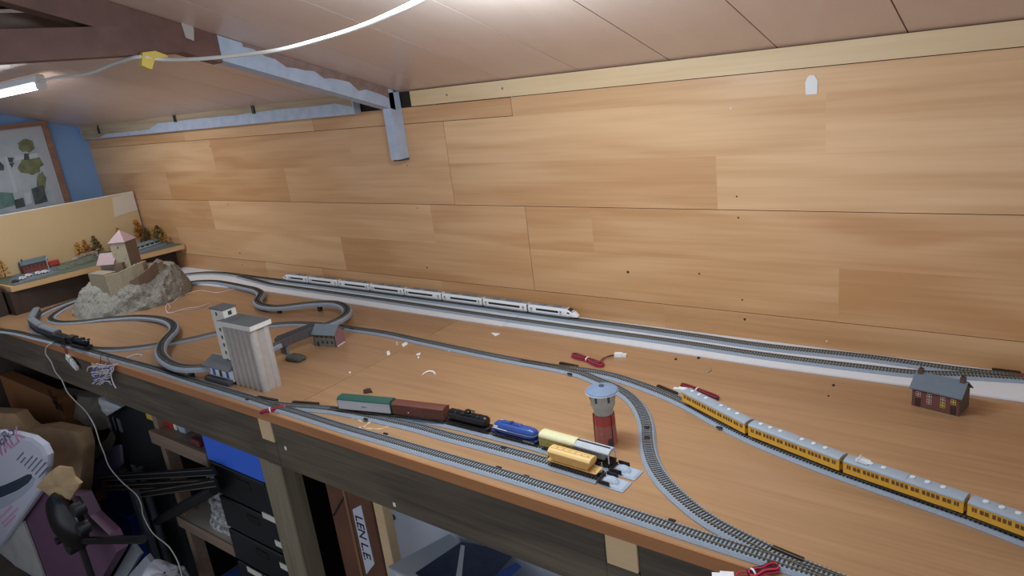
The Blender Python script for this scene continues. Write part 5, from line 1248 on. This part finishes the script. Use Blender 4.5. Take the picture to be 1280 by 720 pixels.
for i, (x_, y_, lb) in enumerate(((558.5, 118.7, 'shiny screw in the pine batten, nearest the wall post'), (628, 110.5, 'shiny screw in the pine batten, second from the wall post'), (541, 130, 'shiny screw under the pine batten by the wall post'))):
    p = W(x_, y_, YW-.004); o = MB().rev([(.0002,-.0016),(.0024,-.0010),(.0028,.0002),(.0002,.0004)], 12, (0,0,0), 'y').build('screw', RAIL); o.location = (p.x, YW-.004 if i < 2 else YW, p.z); tag(o, lb, 'screw')
# pale paper tag taped high on the wall
mb = MB(); pl_ = [(1009,97),(1012,94),(1018,94),(1022,101),(1021.5,117.5),(1007,118.5),(1006.5,103)]
pts = [W(a_, b_, YW-.0012) for a_, b_ in pl_]; k = len(pts); c = W(1014, 106, YW)
mb.add([p - c for p in pts] + [p - c + Vector((0,.0010,0)) for p in pts], [tuple(range(k)), tuple(range(2*k-1,k-1,-1))] + [(i,k+i,k+(i+1)%k,(i+1)%k) for i in range(k)])
tgo = mb.build('paper_tag', mat('pale paper tag', 'E4DDD6', .6)); tgo.location = c; tag(tgo, 'pale paper tag stuck to the back wall under the pine batten', 'tag')
# chips on the beam
for i, (x_, y_, lb) in enumerate(((357, 560, 'white paint chip on the front beam above the post'), (493, 630.5, 'white paint chip on the lower edge of the front beam'), (640.5, 594.5, None))):
    if lb is None: continue
    p = W(x_, y_, .6215); o = MB().bbox((-.003,-.0006,-.004),(.003,.0004,.004),.001).build('paint_chip', FOAM); o.location = (p.x, .6214, p.z); tag(o, lb, 'paint chip')

# ================================================================== clutter under the table
def slab(pl, y, depth, m_, name, label, cat, group=None, build=True):
    pts = [W(a_, b_, y) for a_, b_ in pl]; c = sum(pts, Vector())/len(pts); k = len(pts); mb = MB()
    mb.add([p - c for p in pts] + [p - c + Vector((0, depth, 0)) for p in pts], [tuple(range(k)), tuple(range(2*k-1,k-1,-1))] + [(i,k+i,k+(i+1)%k,(i+1)%k) for i in range(k)])
    o = mb.build(name, m_); o.location = c; return tag(o, label, cat, group)
ZFL = -.85
def bx(parent, name, a, b, m_, c=.001):
    o = parent
    while o.parent: o = o.parent
    mb = MB(); mb.bbox(a, b, c); return mb.build(name, m_, parent, rel=True)
# wooden shelf rack
RAW = wood('raw shelf timber', '9A8370', '6E5A4C', .8, 0, contrast=.9, tint=False)
PALES = mat('pale shelf board', 'B5ADA2', .7, var=.05, scale=20)
rk = thing('shelf_rack', 'rough wooden shelf rack under the table, between the black case and the black drawers', 'shelf', (-1.55, .78, ZFL))
RX0 = W(193, 556, .66).x; RX1 = -1.4545
for y_ in (.672, .93): bx(rk, 'upright', (RX0, y_, ZFL), (RX0+.022, y_+.03, -.125), RAW)
bx(rk, 'shelf_board', (RX0, .665, -.222), (RX1, .96, -.200), RAW); bx(rk, 'shelf_board', (RX0, .665, -.470), (RX1, .96, -.445), PALES)
bx(rk, 'shelf_edge', (RX0-.001, .660, -.474), (RX1, .6652, -.444), RAW); bx(rk, 'shelf_edge', (RX0-.001, .656, -.232), (RX1, .6652, -.198), RAW)
bx(rk, 'shelf_board', (RX0, .665, -.70), (RX1, .96, -.675), RAW); bx(rk, 'back_panel', (RX0, .961, ZFL), (RX1, .97, -.13), PALES)
# things on its top board
def item(a, b, m_, name, label, cat, rz=0, group=None):
    ctr = Vector(((a[0]+b[0])/2, (a[1]+b[1])/2, a[2])); mb = MB(); mb.bbox(Vector(a)-ctr, Vector(b)-ctr, .0015); o = mb.build(name, m_); o.location = ctr; o.rotation_euler[2] = rz; return tag(o, label, cat, group)
YP = .69
def top_item(px0, px1, pyb, m_, name, label, cat, dep=.07, top=-.135, y=.69):
    a_, b_ = W(px0, pyb, y), W(px1, pyb, y); item((a_.x, y, -.1995), (b_.x, y+dep, top), m_, name, label, cat)
top_item(190, 203, 545, mat('yellow packet', 'D9B33E', .4), 'packet', 'yellow packet on the top shelf of the wooden rack', 'packet')
top_item(204, 220, 548, mat('red packet', 'C22B2B', .35), 'packet', 'bright red packet on the top shelf beside the yellow one', 'packet')
top_item(222, 225, 552, WHITEP, 'booklet', 'thin white booklet standing right of the red packet', 'book', .09, -.126)
top_item(228, 235, 554, mat('pale blue spine', 'AEBBC9', .5), 'booklet', 'pale blue booklet standing on the top shelf of the rack', 'book', .09, -.126)
top_item(237, 252, 560, mat('navy box', '28324A', .5), 'small_box', 'navy blue small box on the top shelf by the black drawers', 'box', .1, -.15, .705)
item((-1.535,.668,-.1995), (-1.497,.684,-.183), mat('dark red case', '6B2F33', .5), 'small_case', 'dark red small case lying on the front of the top shelf', 'case', .0)
# crocheted white cloth and folded newspapers on the middle shelf
CLO = mat('white lace cloth', 'D5D5D3', .9, color2='6E6E70', scale=90, bump=1)
t = thing('folded_cloth', 'pile of white patterned lace cloth on the middle shelf of the rack', 'cloth', (-1.535, .75, -.445))
for k in range(7):
    mb = MB(); rings = []
    for r_, h_ in ((.97, 0), (1, .006), (1, .014), (.95, .019)): rings.append([(-1.535 + (.060-.005*(k%3))*r_*math.copysign(abs(math.cos(q))**.4, math.cos(q)) + .003*math.sin(3*q+k), .755 + (.080-.004*k)*r_*math.copysign(abs(math.sin(q))**.4, math.sin(q)), -.4445 + k*.0195 + h_ + .002*math.sin(4*q+k*2)) for q in [2*math.pi*w_/32 for w_ in range(32)]])
    mb.loft(rings); mb.build('cloth_fold', CLO, t, rel=True, smooth=60)
item((-1.52,.87,-.4445), (-1.47,.95,-.392), mat('pale carton', 'C9C2B4', .6), 'small_box', 'pale carton beside the lace cloth on the middle shelf', 'box', .2)
item((-1.64,.69,-.6745), (-1.56,.83,-.632), mat('blue folder', '35599A', .4), 'folder', 'blue folder lying on the bottom shelf of the rack', 'folder', -.2)
item((-1.545,.68,-.6745), (-1.47,.80,-.650), mat('white framed tray', '9DA8AE', .5), 'tray', 'grey tray with white rim on the bottom shelf', 'tray')
t = thing('mesh_bag', 'green mesh bag on the floor at the foot of the black drawers', 'bag', (-1.50, .60, ZFL))
mb = MB(); rr = random.Random(4); rings = []
for r_, h_ in ((.7, .001), (1, .05), (1.05, .11), (.9, .17), (.5, .20)): rings.append([(-1.62 + .12*r_*math.cos(q)*(1+.08*rr.uniform(-1,1)), .56 + .055*r_*math.sin(q), ZFL + h_ + .01*rr.uniform(-1,1)*(h_ > .01)) for q in [2*math.pi*w_/20 for w_ in range(20)]])
mb.loft(rings); mb.build('mesh_skin', mat('green mesh', '5C6A50', .8, color2='2F3A30', scale=120, bump=1), t, rel=True, smooth=60)

# black drawer tower with a blue top drawer
dr = thing('drawer_tower', 'black plastic drawer tower with a bright blue top drawer and white labels', 'drawers', (-1.29, .80, ZFL))
x0, x1, yf = W(266, 585, .665).x, -1.236, .665
bx(dr, 'carcass', (x0, yf+.004, ZFL), (x1, .97, -.122), BLACK, .003)
DBL = mat('bright blue plastic', '4272E6', .35)
o = bx(dr, 'drawer', (x0+.002, yf-.006, -.212), (x1-.002, yf+.0035, -.124), DBL, .002); o['label'] = 'bright blue top drawer'
zs = [-.300, -.388, -.476, -.564, -.652, -.740, -.828]
for i, z_ in enumerate(zs):
    o = bx(dr, 'drawer', (x0+.004, yf-.006, z_+.002), (x1-.004, yf+.0035, z_+.084), mat('black drawer front %d' % i, '15161A', .45) if i == 0 else BLACK, .003)
    bx(o, 'handle_slot', (-1.345, yf-.0075, z_+.052), (-1.30, yf-.0055, z_+.070), mat('deep slot', '060607', .8) if i == 0 else bpy.data.materials['deep slot'], .001)
LBL = mat('white label', 'D8D6CC', .6)
for px0, px1, py0, py1 in ((327, 346, 640, 655), (343, 354, 675, 688), (349, 361, 703, 716), (308, 327, 708, 722)):
    a, b, c_, d_ = W(px0, py0, yf-.0078), W(px1, py1-(1), yf-.0078), W(px1+.5, py1+4.5, yf-.0078), W(px0+1, py0+5.5, yf-.0078)
    w_ = b.x - a.x; mb = MB(); mb.box((a.x, yf-.0078, a.z-.014), (b.x, yf-.0058, a.z)); mb.build('label', LBL, dr, rel=True)

# tall black equipment case with grey corner patches
ca_ = thing('black_case', 'tall black soft case with two grey corner patches under the table', 'case', (-1.95, .74, ZFL))
pl_ = [(134,513),(186,520),(192,560),(212,700),(160,700),(143,570)]
yc = .70
pts = [W(134,519,yc), W(186,519,yc)]
mb = MB(); A_ = W(133,520,yc); B_ = W(184,524,yc)
mb.bbox((A_.x, yc, ZFL), (B_.x, yc+.14, -.135), .012); mb.build('case_body', mat('black nylon', '15171C', .7, bump=.3, scale=200), ca_, rel=True)
bx(ca_, 'side_strap', (A_.x+.055, yc-.004, -.55), (A_.x+.072, yc+.001, -.17), BLACK)
for (a_, b_), (w_, h_) in (((140,521),(.040,.040)), ((160,579),(.040,.036))):
    p = W(a_, b_, yc-.003); bx(ca_, 'corner_patch', (p.x, yc-.004, p.z-h_), (p.x+w_, yc+.0005, p.z), mat('grey patch %d' % a_, '6A7078', .6))
# metal tripod tube and black strut
t = thing('grey_stand', 'grey metal stand with a round knob standing in front of the black case', 'stand', W(165, 650, .655))
mb = MB(); a, b = W(163, 600, .655), W(179, 690, .655)
b2 = a + (b-a)*((ZFL-a.z)/(b.z-a.z)); mb.bar(a + Vector((0,0,.02)), (a.x+.0, .655, ZFL+.001), .028, .016); mb.build('post', mat('grey metal', '6F7A86', .45, metal=.3), t, rel=True)
mb = MB(); k_ = W(170, 601, .64); mb.rev([(.0002,-.012),(.010,-.012),(.012,-.004),(.012,.004),(.0002,.006)], 16, (a.x, .648, k_.z), 'y'); mb.build('knob', BLACK, t, rel=True, smooth=40)
mb = MB(); mb.tube([(a.x+.05, .668, -.35), (a.x+.05, .668, ZFL+.001)], .010, 12); mb.build('side_tube', mat('dark grey tube', '444B52', .4), t, rel=True, smooth=True)
# long bundle of black flexible track lying across
g = 'loose black track lengths under the table'
for i, (pa, pb_, y0_, lb) in enumerate((((100, 600), (268, 590), .632, 'loose length of black flexible track, uppermost of those under the table'), ((98, 612), (262, 603), .628, 'second loose length of black flexible track with shining rails, under the table'), ((176, 618), (270, 604), .622, 'short loose length of black track with bright sleepers, lowest of those under the table'))):
    a, b = W(*pa, y0_), W(*pb_, y0_); t = thing('loose_track', lb, 'model railway track', a, 0, g)
    d = (b-a).normalized(); up_ = Vector((0,0,1)) - d*d.z; up_.normalize(); n_ = d.cross(up_)
    for s_ in (-1, 1):
        MB().tube([a + up_*.006*s_ - n_*.0025*0 + Vector((0,-.002,0)), b + up_*.006*s_ + Vector((0,-.002,0))], .0011, 6).build('rail', RAIL if i else mat('dull rail', '77777A', .4, metal=.6), t, rel=True)
    mb = MB(); n2 = int((b-a).length/.0052)
    for k in range(n2):
        p = a + d*((k+.5)*.0052); mb.loft([[p + d*i_*.0013 + up_*.0095*j_ + Vector((0,h_,0)) for i_, j_ in ((-1,-1),(1,-1),(1,1),(-1,1))] for h_ in (0, .0015)])
    o = mb.build('sleepers', BLACK, t, rel=True); o['kind'] = 'stuff'
    MB().bar(a + Vector((0,.003,0)), b + Vector((0,.003,0)), .003, .020).build('web', BLACKG, t, rel=True)
t = thing('folded_umbrella', 'long dark folded strut leaning from the drawers down to the left', 'pole', W(270, 612, .63)); a, b = W(268, 612, .632), W(196, 652, .640)
MB().tube([a, a.lerp(b,.5), b], [.012,.014,.010], 10).build('cloth_cover', BLACK, t, rel=True, smooth=True)

# blue tub
t = thing('blue_tub', 'bright blue plastic tub behind the black camera grip', 'tub', (-2.1, .75, ZFL)); a, b = W(113, 620, .72), W(150, 622, .72)
mb = MB(); zt = a.z
mb.loft([[(a.x+.045,.735,ZFL+.001),(b.x-.02,.735,ZFL+.001),(b.x-.02,.83,ZFL+.001),(a.x+.045,.83,ZFL+.001)],[(a.x,.72,zt),(b.x+.01,.72,zt),(b.x+.01,.86,zt),(a.x,.86,zt)]]); mb.build('tub_wall', mat('mid blue plastic', '1F55B8', .4), t, rel=True)
mb = MB(); mb.tube([(a.x,.72,zt),(b.x+.01,.72,zt),(b.x+.01,.86,zt),(a.x,.86,zt),(a.x,.72,zt)], .004, 8); mb.build('rim', mat('mid blue rim', '2A62C4', .4), t, rel=True)
# purple case standing on the floor
PUR = mat('dull purple case', '6B4A62', .5, var=.06, scale=6)
t = thing('purple_case', 'dull purple flat case standing on the floor at the lower left', 'case', (-2.4, .53, ZFL))
pts = [W(a_, b_, .52) for a_, b_ in ((26,652),(28,612),(100,620),(112,645),(136,668),(146,690),(124,728),(100,760),(66,760))]
for p in pts: p.z = max(p.z, ZFL+.001)
k = len(pts); mb = MB(); mb.add(pts + [p + Vector((0,.028,0)) for p in pts], [tuple(range(k)), tuple(range(2*k-1,k-1,-1))] + [(i,k+i,k+(i+1)%k,(i+1)%k) for i in range(k)]); mb.build('case_shell', PUR, t, rel=True)
# lavender-white box behind
t = thing('lavender_box', 'pale lavender box lid leaning behind the black track lengths', 'box', W(120, 600, .70)); pl_ = [(92,628),(100,601),(140,558),(150,556),(152,580),(128,602),(100,634)]
pts = [W(a_, b_, .695) for a_, b_ in pl_]; k = len(pts); mb = MB(); mb.add(pts + [p + Vector((.01,.012,0)) for p in pts], [tuple(range(k)), tuple(range(2*k-1,k-1,-1))] + [(i,k+i,k+(i+1)%k,(i+1)%k) for i in range(k)]); mb.build('lid', mat('lavender card', '8F8FB4', .5), t, rel=True)
# grey strap loops
t = thing('grey_strap', 'grey fabric strap looping down left of the black case', 'strap', W(120, 560, .69))
pts = catmull([W(a_, b_, .685) for a_, b_ in ((134,528),(140,540),(137,552),(120,565),(104,580),(94,594))], .01); mb = MB(); rings = []
for p in pts: rings.append([p + Vector((0,0,-.016)), p + Vector((0,0,.016)), p + Vector((0,.004,.016)), p + Vector((0,.004,-.016))])
mb.loft(rings); mb.build('webbing', mat('grey webbing', '77746A', .8), t, rel=True)
# black camera grip with tube
t = thing('camera_grip', 'black camera grip with knobs on a horizontal black tube, in front of the purple case', 'camera grip', W(85, 655, .47))
yg = .465; c1 = W(84, 652, yg)
def gp_(px_, py_, y_=yg): return W(px_, py_, y_)
r0 = (gp_(108, 655) - gp_(62, 655)).length/2
mb = MB(); mb.ell((c1.x, yg, c1.z), (r0*.60, .030, .074), 18, 10, .03); body = mb.build('grip_body', BLACKG, t, rel=True, smooth=60)
for (a_, b_), r_ in (((72,640), .019), ((98,636), .017), ((90,682), .020), ((104,660), .016), ((76,674), .010)):
    p = gp_(a_, b_, yg-.008); mb = MB(); mb.rev([(.0005,-.012),(r_*.9,-.012),(r_,-.008),(r_,.012),(.0005,.014)], 18, (p.x, p.y, p.z), 'y'); mb.build('knob', BLACK, t, rel=True, smooth=40)
a, b = gp_(96, 676, yg), gp_(178, 674, yg)
MB().tube([a, b], .009, 12).build('tube', mat('shiny black tube', '1A1A1C', .15), t, rel=True, smooth=True)
MB().tube([(c1.x, yg+.01, c1.z), (c1.x, yg+.01, ZFL+.001)], .008, 10).build('stand_leg', BLACK, t, rel=True, smooth=True)
# crumpled sheets on the floor at the far lower left
def crumple(cx_, cy_, z0_, rx_, ry_, h_, m_, name, label, cat, seed=1, amp=.02, fq=14, under=0):
    mb = MB(); rings = []; NN = 72
    for u in (0, .12, .3, .5, .7, .85, 1):
        r_ = (1, 1.03, .98, .85, .6, .32, .02)[(0, .12, .3, .5, .7, .85, 1).index(u)]; ring = []
        for k in range(NN):
            q = 2*math.pi*k/NN; p = Vector((cx_ + rx_*r_*math.cos(q), cy_ + ry_*r_*math.sin(q), z0_ + h_*min(1, u*1.35)**.8))
            if u > 0:
                nz = amp*(abs(noise.noise(p*fq + Vector((seed,0,0))))*2 - .6) + amp*.6*(abs(noise.noise(p*fq*2.3 + Vector((0,seed,0))))*2-.5)
                p += Vector((math.cos(q)*nz, math.sin(q)*nz*.6, nz*(u > .3)))
            ring.append(p)
        rings.append(ring)
    mb.loft(rings); o = mb.build(name, m_, None, loc=(cx_, cy_, z0_), smooth=25); return tag(o, label, cat)
# brown paper bags
BPAP = mat('brown wrapping paper', 'A98A66', .8, var=.07, scale=12, bump=.2)
def crumpled_panel(pl, y, dep, m_, name, label, cat, seed=1, amp=.02, fq=9, n=10):
    pts = [W(a_, b_, y) for a_, b_ in pl]; c = sum(pts, Vector())/len(pts); dens = []
    for p, q in zip(pts, pts[1:] + pts[:1]):
        for k in range(5): dens.append(p.lerp(q, k/5))
    mb = MB(); K = len(dens); rings = [[p + Vector((0, dep, 0)) for p in dens]]
    for i in range(n + 1):
        u = i/n; ring = []
        for p in dens:
            v = p.lerp(c, u*.985); nz = amp*(1 - 2*abs(noise.noise(v*fq + Vector((seed,0,0)))) ) + amp*.5*(1 - 2*abs(noise.noise(v*fq*2.4 + Vector((0,seed,0))))); f_ = min(1, .15+u*3)
            ring.append(v + Vector((0, -nz*f_, 0)))
        rings.append(ring)
    for v in (p for r in rings for p in r): v.z = max(v.z, ZFL+.001); v.x = max(v.x, XL+.01)
    mb.loft(rings); return tag(mb.build(name, m_, None, loc=c, smooth=45), label, cat)
crumpled_panel([(-30,512),(0,515),(20,516.5),(30,530),(38,536),(62,533),(99,541),(104,560),(103,585),(102,606),(98,640),(80,700),(40,740),(-30,740)], .585, .03, BPAP, 'brown_paper_bag', 'large crumpled brown paper bag behind the white printed bag', 'paper bag', 5, .030, 6)
crumpled_panel([(46,608),(62,590),(72,583),(88,585),(92,596),(101,604),(92,618),(84,634),(70,628),(60,618)], .478, .005, mat('light brown crumpled paper', 'B89A72', .8, var=.05, scale=14), 'brown_paper', 'light brown crumpled paper lying over the right edge of the white printed bag', 'paper', 8, .009, 14, 5)
crumpled_panel([(70,488),(110,497),(124,497),(134,512),(142,530),(126,540),(118,552),(100,536),(84,520)], .76, .03, mat('grey beige cloth', '7E766A', .9, var=.15, scale=14), 'grey_cloth', 'crumpled grey beige cloth hanging in the shade left of the black case', 'cloth', 12, .025, 9, 6)
crumpled_panel([(124,497),(152,509),(134,520),(127,513)], .675, .01, mat('white plastic wrap', 'BFC0C2', .5), 'white_wrap', 'small white plastic wrap corner on top of the black case', 'wrap', 13, .006, 20, 4)
crumpled_panel([(-60,640),(0,650),(29,652),(42,686),(56,725),(40,745),(-60,745)], .512, .006, mat('dirty white sheet', 'A9A8A4', .8, var=.12, scale=10), 'crumpled_sheet', 'crumpled dirty white sheet leaning beside the purple case in the bottom left corner', 'sheet', 3, .010, 6, 6)
# cardboard box with black printing
CARD = mat('orange brown cardboard', '8E5E35', .8, var=.05, scale=12)
t = thing('cardboard_box', 'orange brown cardboard box with black printed letters, in the shade under the left end', 'box', (-2.62, .72, ZFL))
zt = W(40, 487, .70).z
bx(t, 'box_side', (-2.93, .70, ZFL+.001), (W(74, 505, .70).x, .745, zt), CARD, .002)
def text(s_, size, m_, parent, M_, name='printed_letters', ext=.0004, spacing=1.0):
    cu = bpy.data.curves.new('t', 'FONT'); cu.body = s_; cu.size = size; cu.extrude = ext; cu.space_character = spacing
    o = bpy.data.objects.new('t', cu); me = bpy.data.meshes.new_from_object(o); bpy.data.objects.remove(o)
    inv = world_of(parent).inverted(); me.transform(inv @ M_); me.materials.append(m_); r = bpy.data.objects.new(name, me); COL.objects.link(r); r.parent = parent; r.name = name; me.name = name; return r
def text_px(s_, m_, parent, o_, e_, h_, y, name='printed_letters'):
    O, E, Hh = W(*o_, y) - Vector((0,.001,0)), W(*e_, y) - Vector((0,.001,0)), W(*h_, y) - Vector((0,.001,0))
    o = text(s_, 1.0, m_, parent, world_of(parent), name, ext=0.0)
    xs_ = [v.co.x for v in o.data.vertices]; w_ = max(xs_); hh_ = max(v.co.y for v in o.data.vertices); inv = world_of(parent).inverted()
    for v in o.data.vertices: v.co = inv @ (O + (E-O)*(v.co.x/w_) + (Hh-O)*(v.co.y/hh_))
    return o
def frame_m(o, u, v): n_ = u.cross(v).normalized(); return Matrix(((u.x,v.x,n_.x,o.x),(u.y,v.y,n_.y,o.y),(u.z,v.z,n_.z,o.z),(0,0,0,1)))
INK = mat('black ink', '1C1A1A', .7)
for k, (a_, b_) in enumerate(((60, 489), (64, 497), (68, 504))):
    o_ = W(a_, b_, .699); text(('III', 'IVI', 'IIVI')[k], .045, INK, t, frame_m(o_ + Vector((0,-.0005,-.02)), Vector((1,0,0)), Vector((0,0,1))))
# white printed carrier bag
t = thing('carrier_bag', 'white carrier bag with pink printing and a dark shoe shape, left edge', 'bag', W(20, 600, .60))
yb_ = .50
pl_ = [(-60,560),(-20,541),(0,538.5),(22,541),(42,546),(56,556),(62,568),(61,584),(57,598),(54,612),(48,620),(30,645),(0,688),(-30,735),(-80,760)]
mid_ = [W(a_, b_, yb_) for a_, b_ in pl_]
for p in mid_: p.x = max(p.x, XL+.012); p.z = max(p.z, ZFL+.002)
k = len(mid_); cc = sum(mid_, Vector())/k
mb = MB(); rings = []
for f_, dy in ((1, .004), (.985, -.002), (.93, -.006)): rings.append([cc + (p-cc)*f_ + Vector((0, dy, 0)) for p in mid_])
back = [p + Vector((0, .010, 0)) for p in mid_]
mb.add([p for r_ in ([back] + rings) for p in r_], [tuple(reversed(range(k))), tuple(3*k+i for i in range(k))] + [(r_*k+i, r_*k+(i+1)%k, (r_+1)*k+(i+1)%k, (r_+1)*k+i) for r_ in range(3) for i in range(k)])
mb.build('bag_skin', mat('white plastic bag', 'CFD0DC', .4, bump=.15, scale=12), t, rel=True)
yp = yb_-.0068
PNKI = mat('pink ink', 'D79BBE', .6); GRI = mat('grey ink', '6A6C86', .6)
def dirv(a_, b_): v = W(*b_, yp) - W(*a_, yp); return v
o_ = W(-1, 558, yp); u = dirv((-1, 560), (17, 541)).normalized(); v_ = Vector((-u.z, 0, u.x)); 
text_px('ERS', GRI, t, (1, 558), (20, 541), (-5, 548), yp)
o_ = W(0, 575, yp); text_px('WALK', PNKI, t, (-6, 577), (31, 547), (-13, 563), yp)
for k_ in range(8):
    a = W(21+4.6*k_, 575+3.6*k_, yp); L_ = (.62, .45, .8, .9, 1, .95, .8, .6)[k_]
    b = W(21+4.6*k_+13*L_, 575+3.6*k_-15*L_, yp); MB().bar(a + Vector((0,.0004,0)), b + Vector((0,.0004,0)), .0012, .0035).build('text_line', GRI, t, rel=True)
shoe = [(-12,612),(6,606),(22,599),(34,593),(39,593),(40,597),(35,604),(22,613),(6,620),(-12,627)]
pts = [W(a_, b_, yp) for a_, b_ in shoe]; n_ = len(pts); mb = MB(); mb.add(pts + [p + Vector((0,.0006,0)) for p in pts], [tuple(range(n_)), tuple(range(2*n_-1,n_-1,-1))] + [(i,n_+i,n_+(i+1)%n_,(i+1)%n_) for i in range(n_)]); mb.build('shoe_print', mat('dark slate ink', '2F3D4E', .5), t, rel=True)
shoe2 = [(-12,628),(6,621),(22,614),(36,604),(41,596),(44,598),(40,608),(28,620),(10,632),(-12,642)]
pts = [W(a_, b_, yp+.0002) for a_, b_ in shoe2]; mb = MB(); mb.add(pts + [p + Vector((0,.0006,0)) for p in pts], [tuple(range(n_)), tuple(range(2*n_-1,n_-1,-1))] + [(i,n_+i,n_+(i+1)%n_,(i+1)%n_) for i in range(n_)]); mb.build('sole_print', mat('pale grey ink', 'B0B4C4', .5), t, rel=True)
for k_, (a_, b_, L_) in enumerate(((2,655,1), (5,658,.7), (-1,648,.8))): a = W(a_, b_, yp); MB().bar(a, W(a_+20*L_, b_-20*L_, yp), .0012, .005).build('pink_line', PNKI, t, rel=True)

# white planks and a white cloth at the bottom
WPL = mat('white painted board', 'B9C0C8', .5)
t = thing('white_boards', 'two white painted boards leaning among the clutter at the bottom', 'boards', W(180, 700, .60))
for (a_, b_), (c_, d_) in (((172, 686), (146, 730)), ((190, 700), (158, 735))):
    a, b = W(a_, b_, .60), W(c_, d_, .58); MB().bar(a, b, .012, .035).build('board', WPL, t, rel=True)
a = W(214, 716, .60); crumple(a.x, .585, a.z-.05, .075, .05, .07, mat('white cotton', 'D5D8E2', .8), 'white_cloth', 'white crumpled cloth at the bottom beside the hanging wire', 'cloth', 11, .012, 12)

# brown carton with a handwritten label, right of the post
BC = mat('brown carton', '6E4630', .8, var=.1, scale=10, color2='5C3A28')
t = thing('brown_carton', 'tall brown carton with a white handwritten label, right of the table post', 'box', (-.98, .8, ZFL))
xa_, xb_ = -1.09, W(478, 700, .70).x
bx(t, 'carton_side', (xa_, .70, ZFL+.001), (xb_, .98, -.125), BC, .002)
bx(t, 'flap_edge', (xa_+.055, .697, -.60), (xa_+.062, .7005, -.130), mat('carton crease', '8A6244', .8))
q = [W(440.5, 637, .6985), W(451, 631.5, .6985), W(468, 705, .6985), W(458, 718, .6985)]
mb = MB(); mb.add(q + [p + Vector((0,.0012,0)) for p in q], [(0,3,2,1),(4,5,6,7),(0,1,5,4),(1,2,6,5),(2,3,7,6),(3,0,4,7)]); lab_ = mb.build('label', mat('white paper label', 'C9CAD6', .6), t, rel=True); lab_['label'] = 'white paper label with handwriting'
u = (q[3]-q[0]).normalized(); v_ = Vector((u.z*-1, 0, u.x)); u2 = u
text('LEN L.E.', .030, INK, lab_, frame_m(q[0] + Vector((0,-.0006,0)) + (q[3]-q[0])*.08 + (q[1]-q[0])*.18, u, Vector((-u.z, 0, u.x))))
o_ = W(417, 640, .6985); 
for k_ in range(7): a = W(417 + 1.9*k_, 645 - 3.4*k_, .6985); MB().bar(a, a + Vector((.004,0,.007)), .0012, .003).build('ink_mark', INK, t, rel=True)
# pine upright and white panel
t = thing('pine_upright', 'narrow pine upright between the brown carton and the white panel', 'post', (-.86, .69, ZFL))
a, b = W(475, 645, .69), W(485.5, 645, .69); bx(t, 'timber', (a.x, .68, ZFL+.001), (b.x, .70, -.118), PINE, .001)
t = thing('melamine_board', 'white melamine panel with a dark screw, behind the screen carton', 'panel', (-.75, .74, ZFL))
bx(t, 'panel', (W(487,650,.735).x, .735, ZFL+.001), (-.40, .75, -.118), mat('white melamine', 'C9CFDA', .4, var=.05, scale=6))
p = W(491.5, 646.5, .734); MB().rev([(.0002,-.002),(.006,-.0015),(.006,.001),(.0002,.001)], 14, (p.x,.7345,p.z), 'y').build('screw', mat('grey screw', '4A5560', .5), t, rel=True)
# grey carton with a printed screen picture on top
zc = -.22
c0 = P(485, 708, zc); 
t = thing('screen_carton', 'pale grey carton with a dark blue printed picture on top, bottom centre', 'box', (c0.x, c0.y, ZFL))
ea = (P(553, 672, zc) - c0); ea.z = 0; ea.normalize(); eb = Vector((ea.y, -ea.x, 0))
LA, LB = .115, .62
GCART = mat('pale grey carton', 'A8B1B8', .6, var=.03, scale=8)
def q4(u0, u1, v0, v1, z): return [c0 + ea*u + eb*v + Vector((0,0,z-zc)) for u, v in ((u0,v0),(u1,v0),(u1,v1),(u0,v1))]
LA = min(.12, (.7335 - c0.y)/max(ea.y, .1))
mb = MB(); mb.loft([[p for p in q4(0, LA, 0, LB, zz)][::-1] for zz in (ZFL+.001, zc)]); mb.build('carton_side', GCART, t, rel=True)
def patch(pl, m_, nm, lb, dz):
    pts = [P(a_, b_, zc+dz) for a_, b_ in pl]; n_ = len(pts); mb = MB(); mb.add(pts + [p - Vector((0,0,.0006)) for p in pts], [tuple(range(n_)), tuple(range(2*n_-1,n_-1,-1))] + [(i,n_+i,n_+(i+1)%n_,(i+1)%n_) for i in range(n_)]); o = mb.build(nm, m_, t, rel=True); o['label'] = lb; return o
patch([(519,716),(577,677),(645,690),(610,730),(540,735)][::-1], mat('dark blue print', '2A3550', .45, var=.3, scale=30), 'printed_picture', 'dark blue printed picture', .0006)
patch([(605,730),(628,712),(645,703),(652,708),(625,732)][::-1], mat('blue print', '3050A0', .45), 'blue_stripe', 'blue printed stripe', .0010)
patch([(570,720),(576,681),(581,682),(577,722)][::-1], mat('clear tape', 'C5CCD2', .3), 'tape', 'shiny tape strip', .0014)

# ================================================================== world and view
w = bpy.data.worlds.new('world'); S.world = w; w.use_nodes = True
w.node_tree.nodes['Background'].inputs[0].default_value = (.80, .87, 1, 1); w.node_tree.nodes['Background'].inputs[1].default_value = .66
S.view_settings.view_transform = 'Standard'; S.view_settings.look = 'None'; S.view_settings.exposure = -.08; S.view_settings.gamma = 1; S.view_settings.use_curve_mapping = False
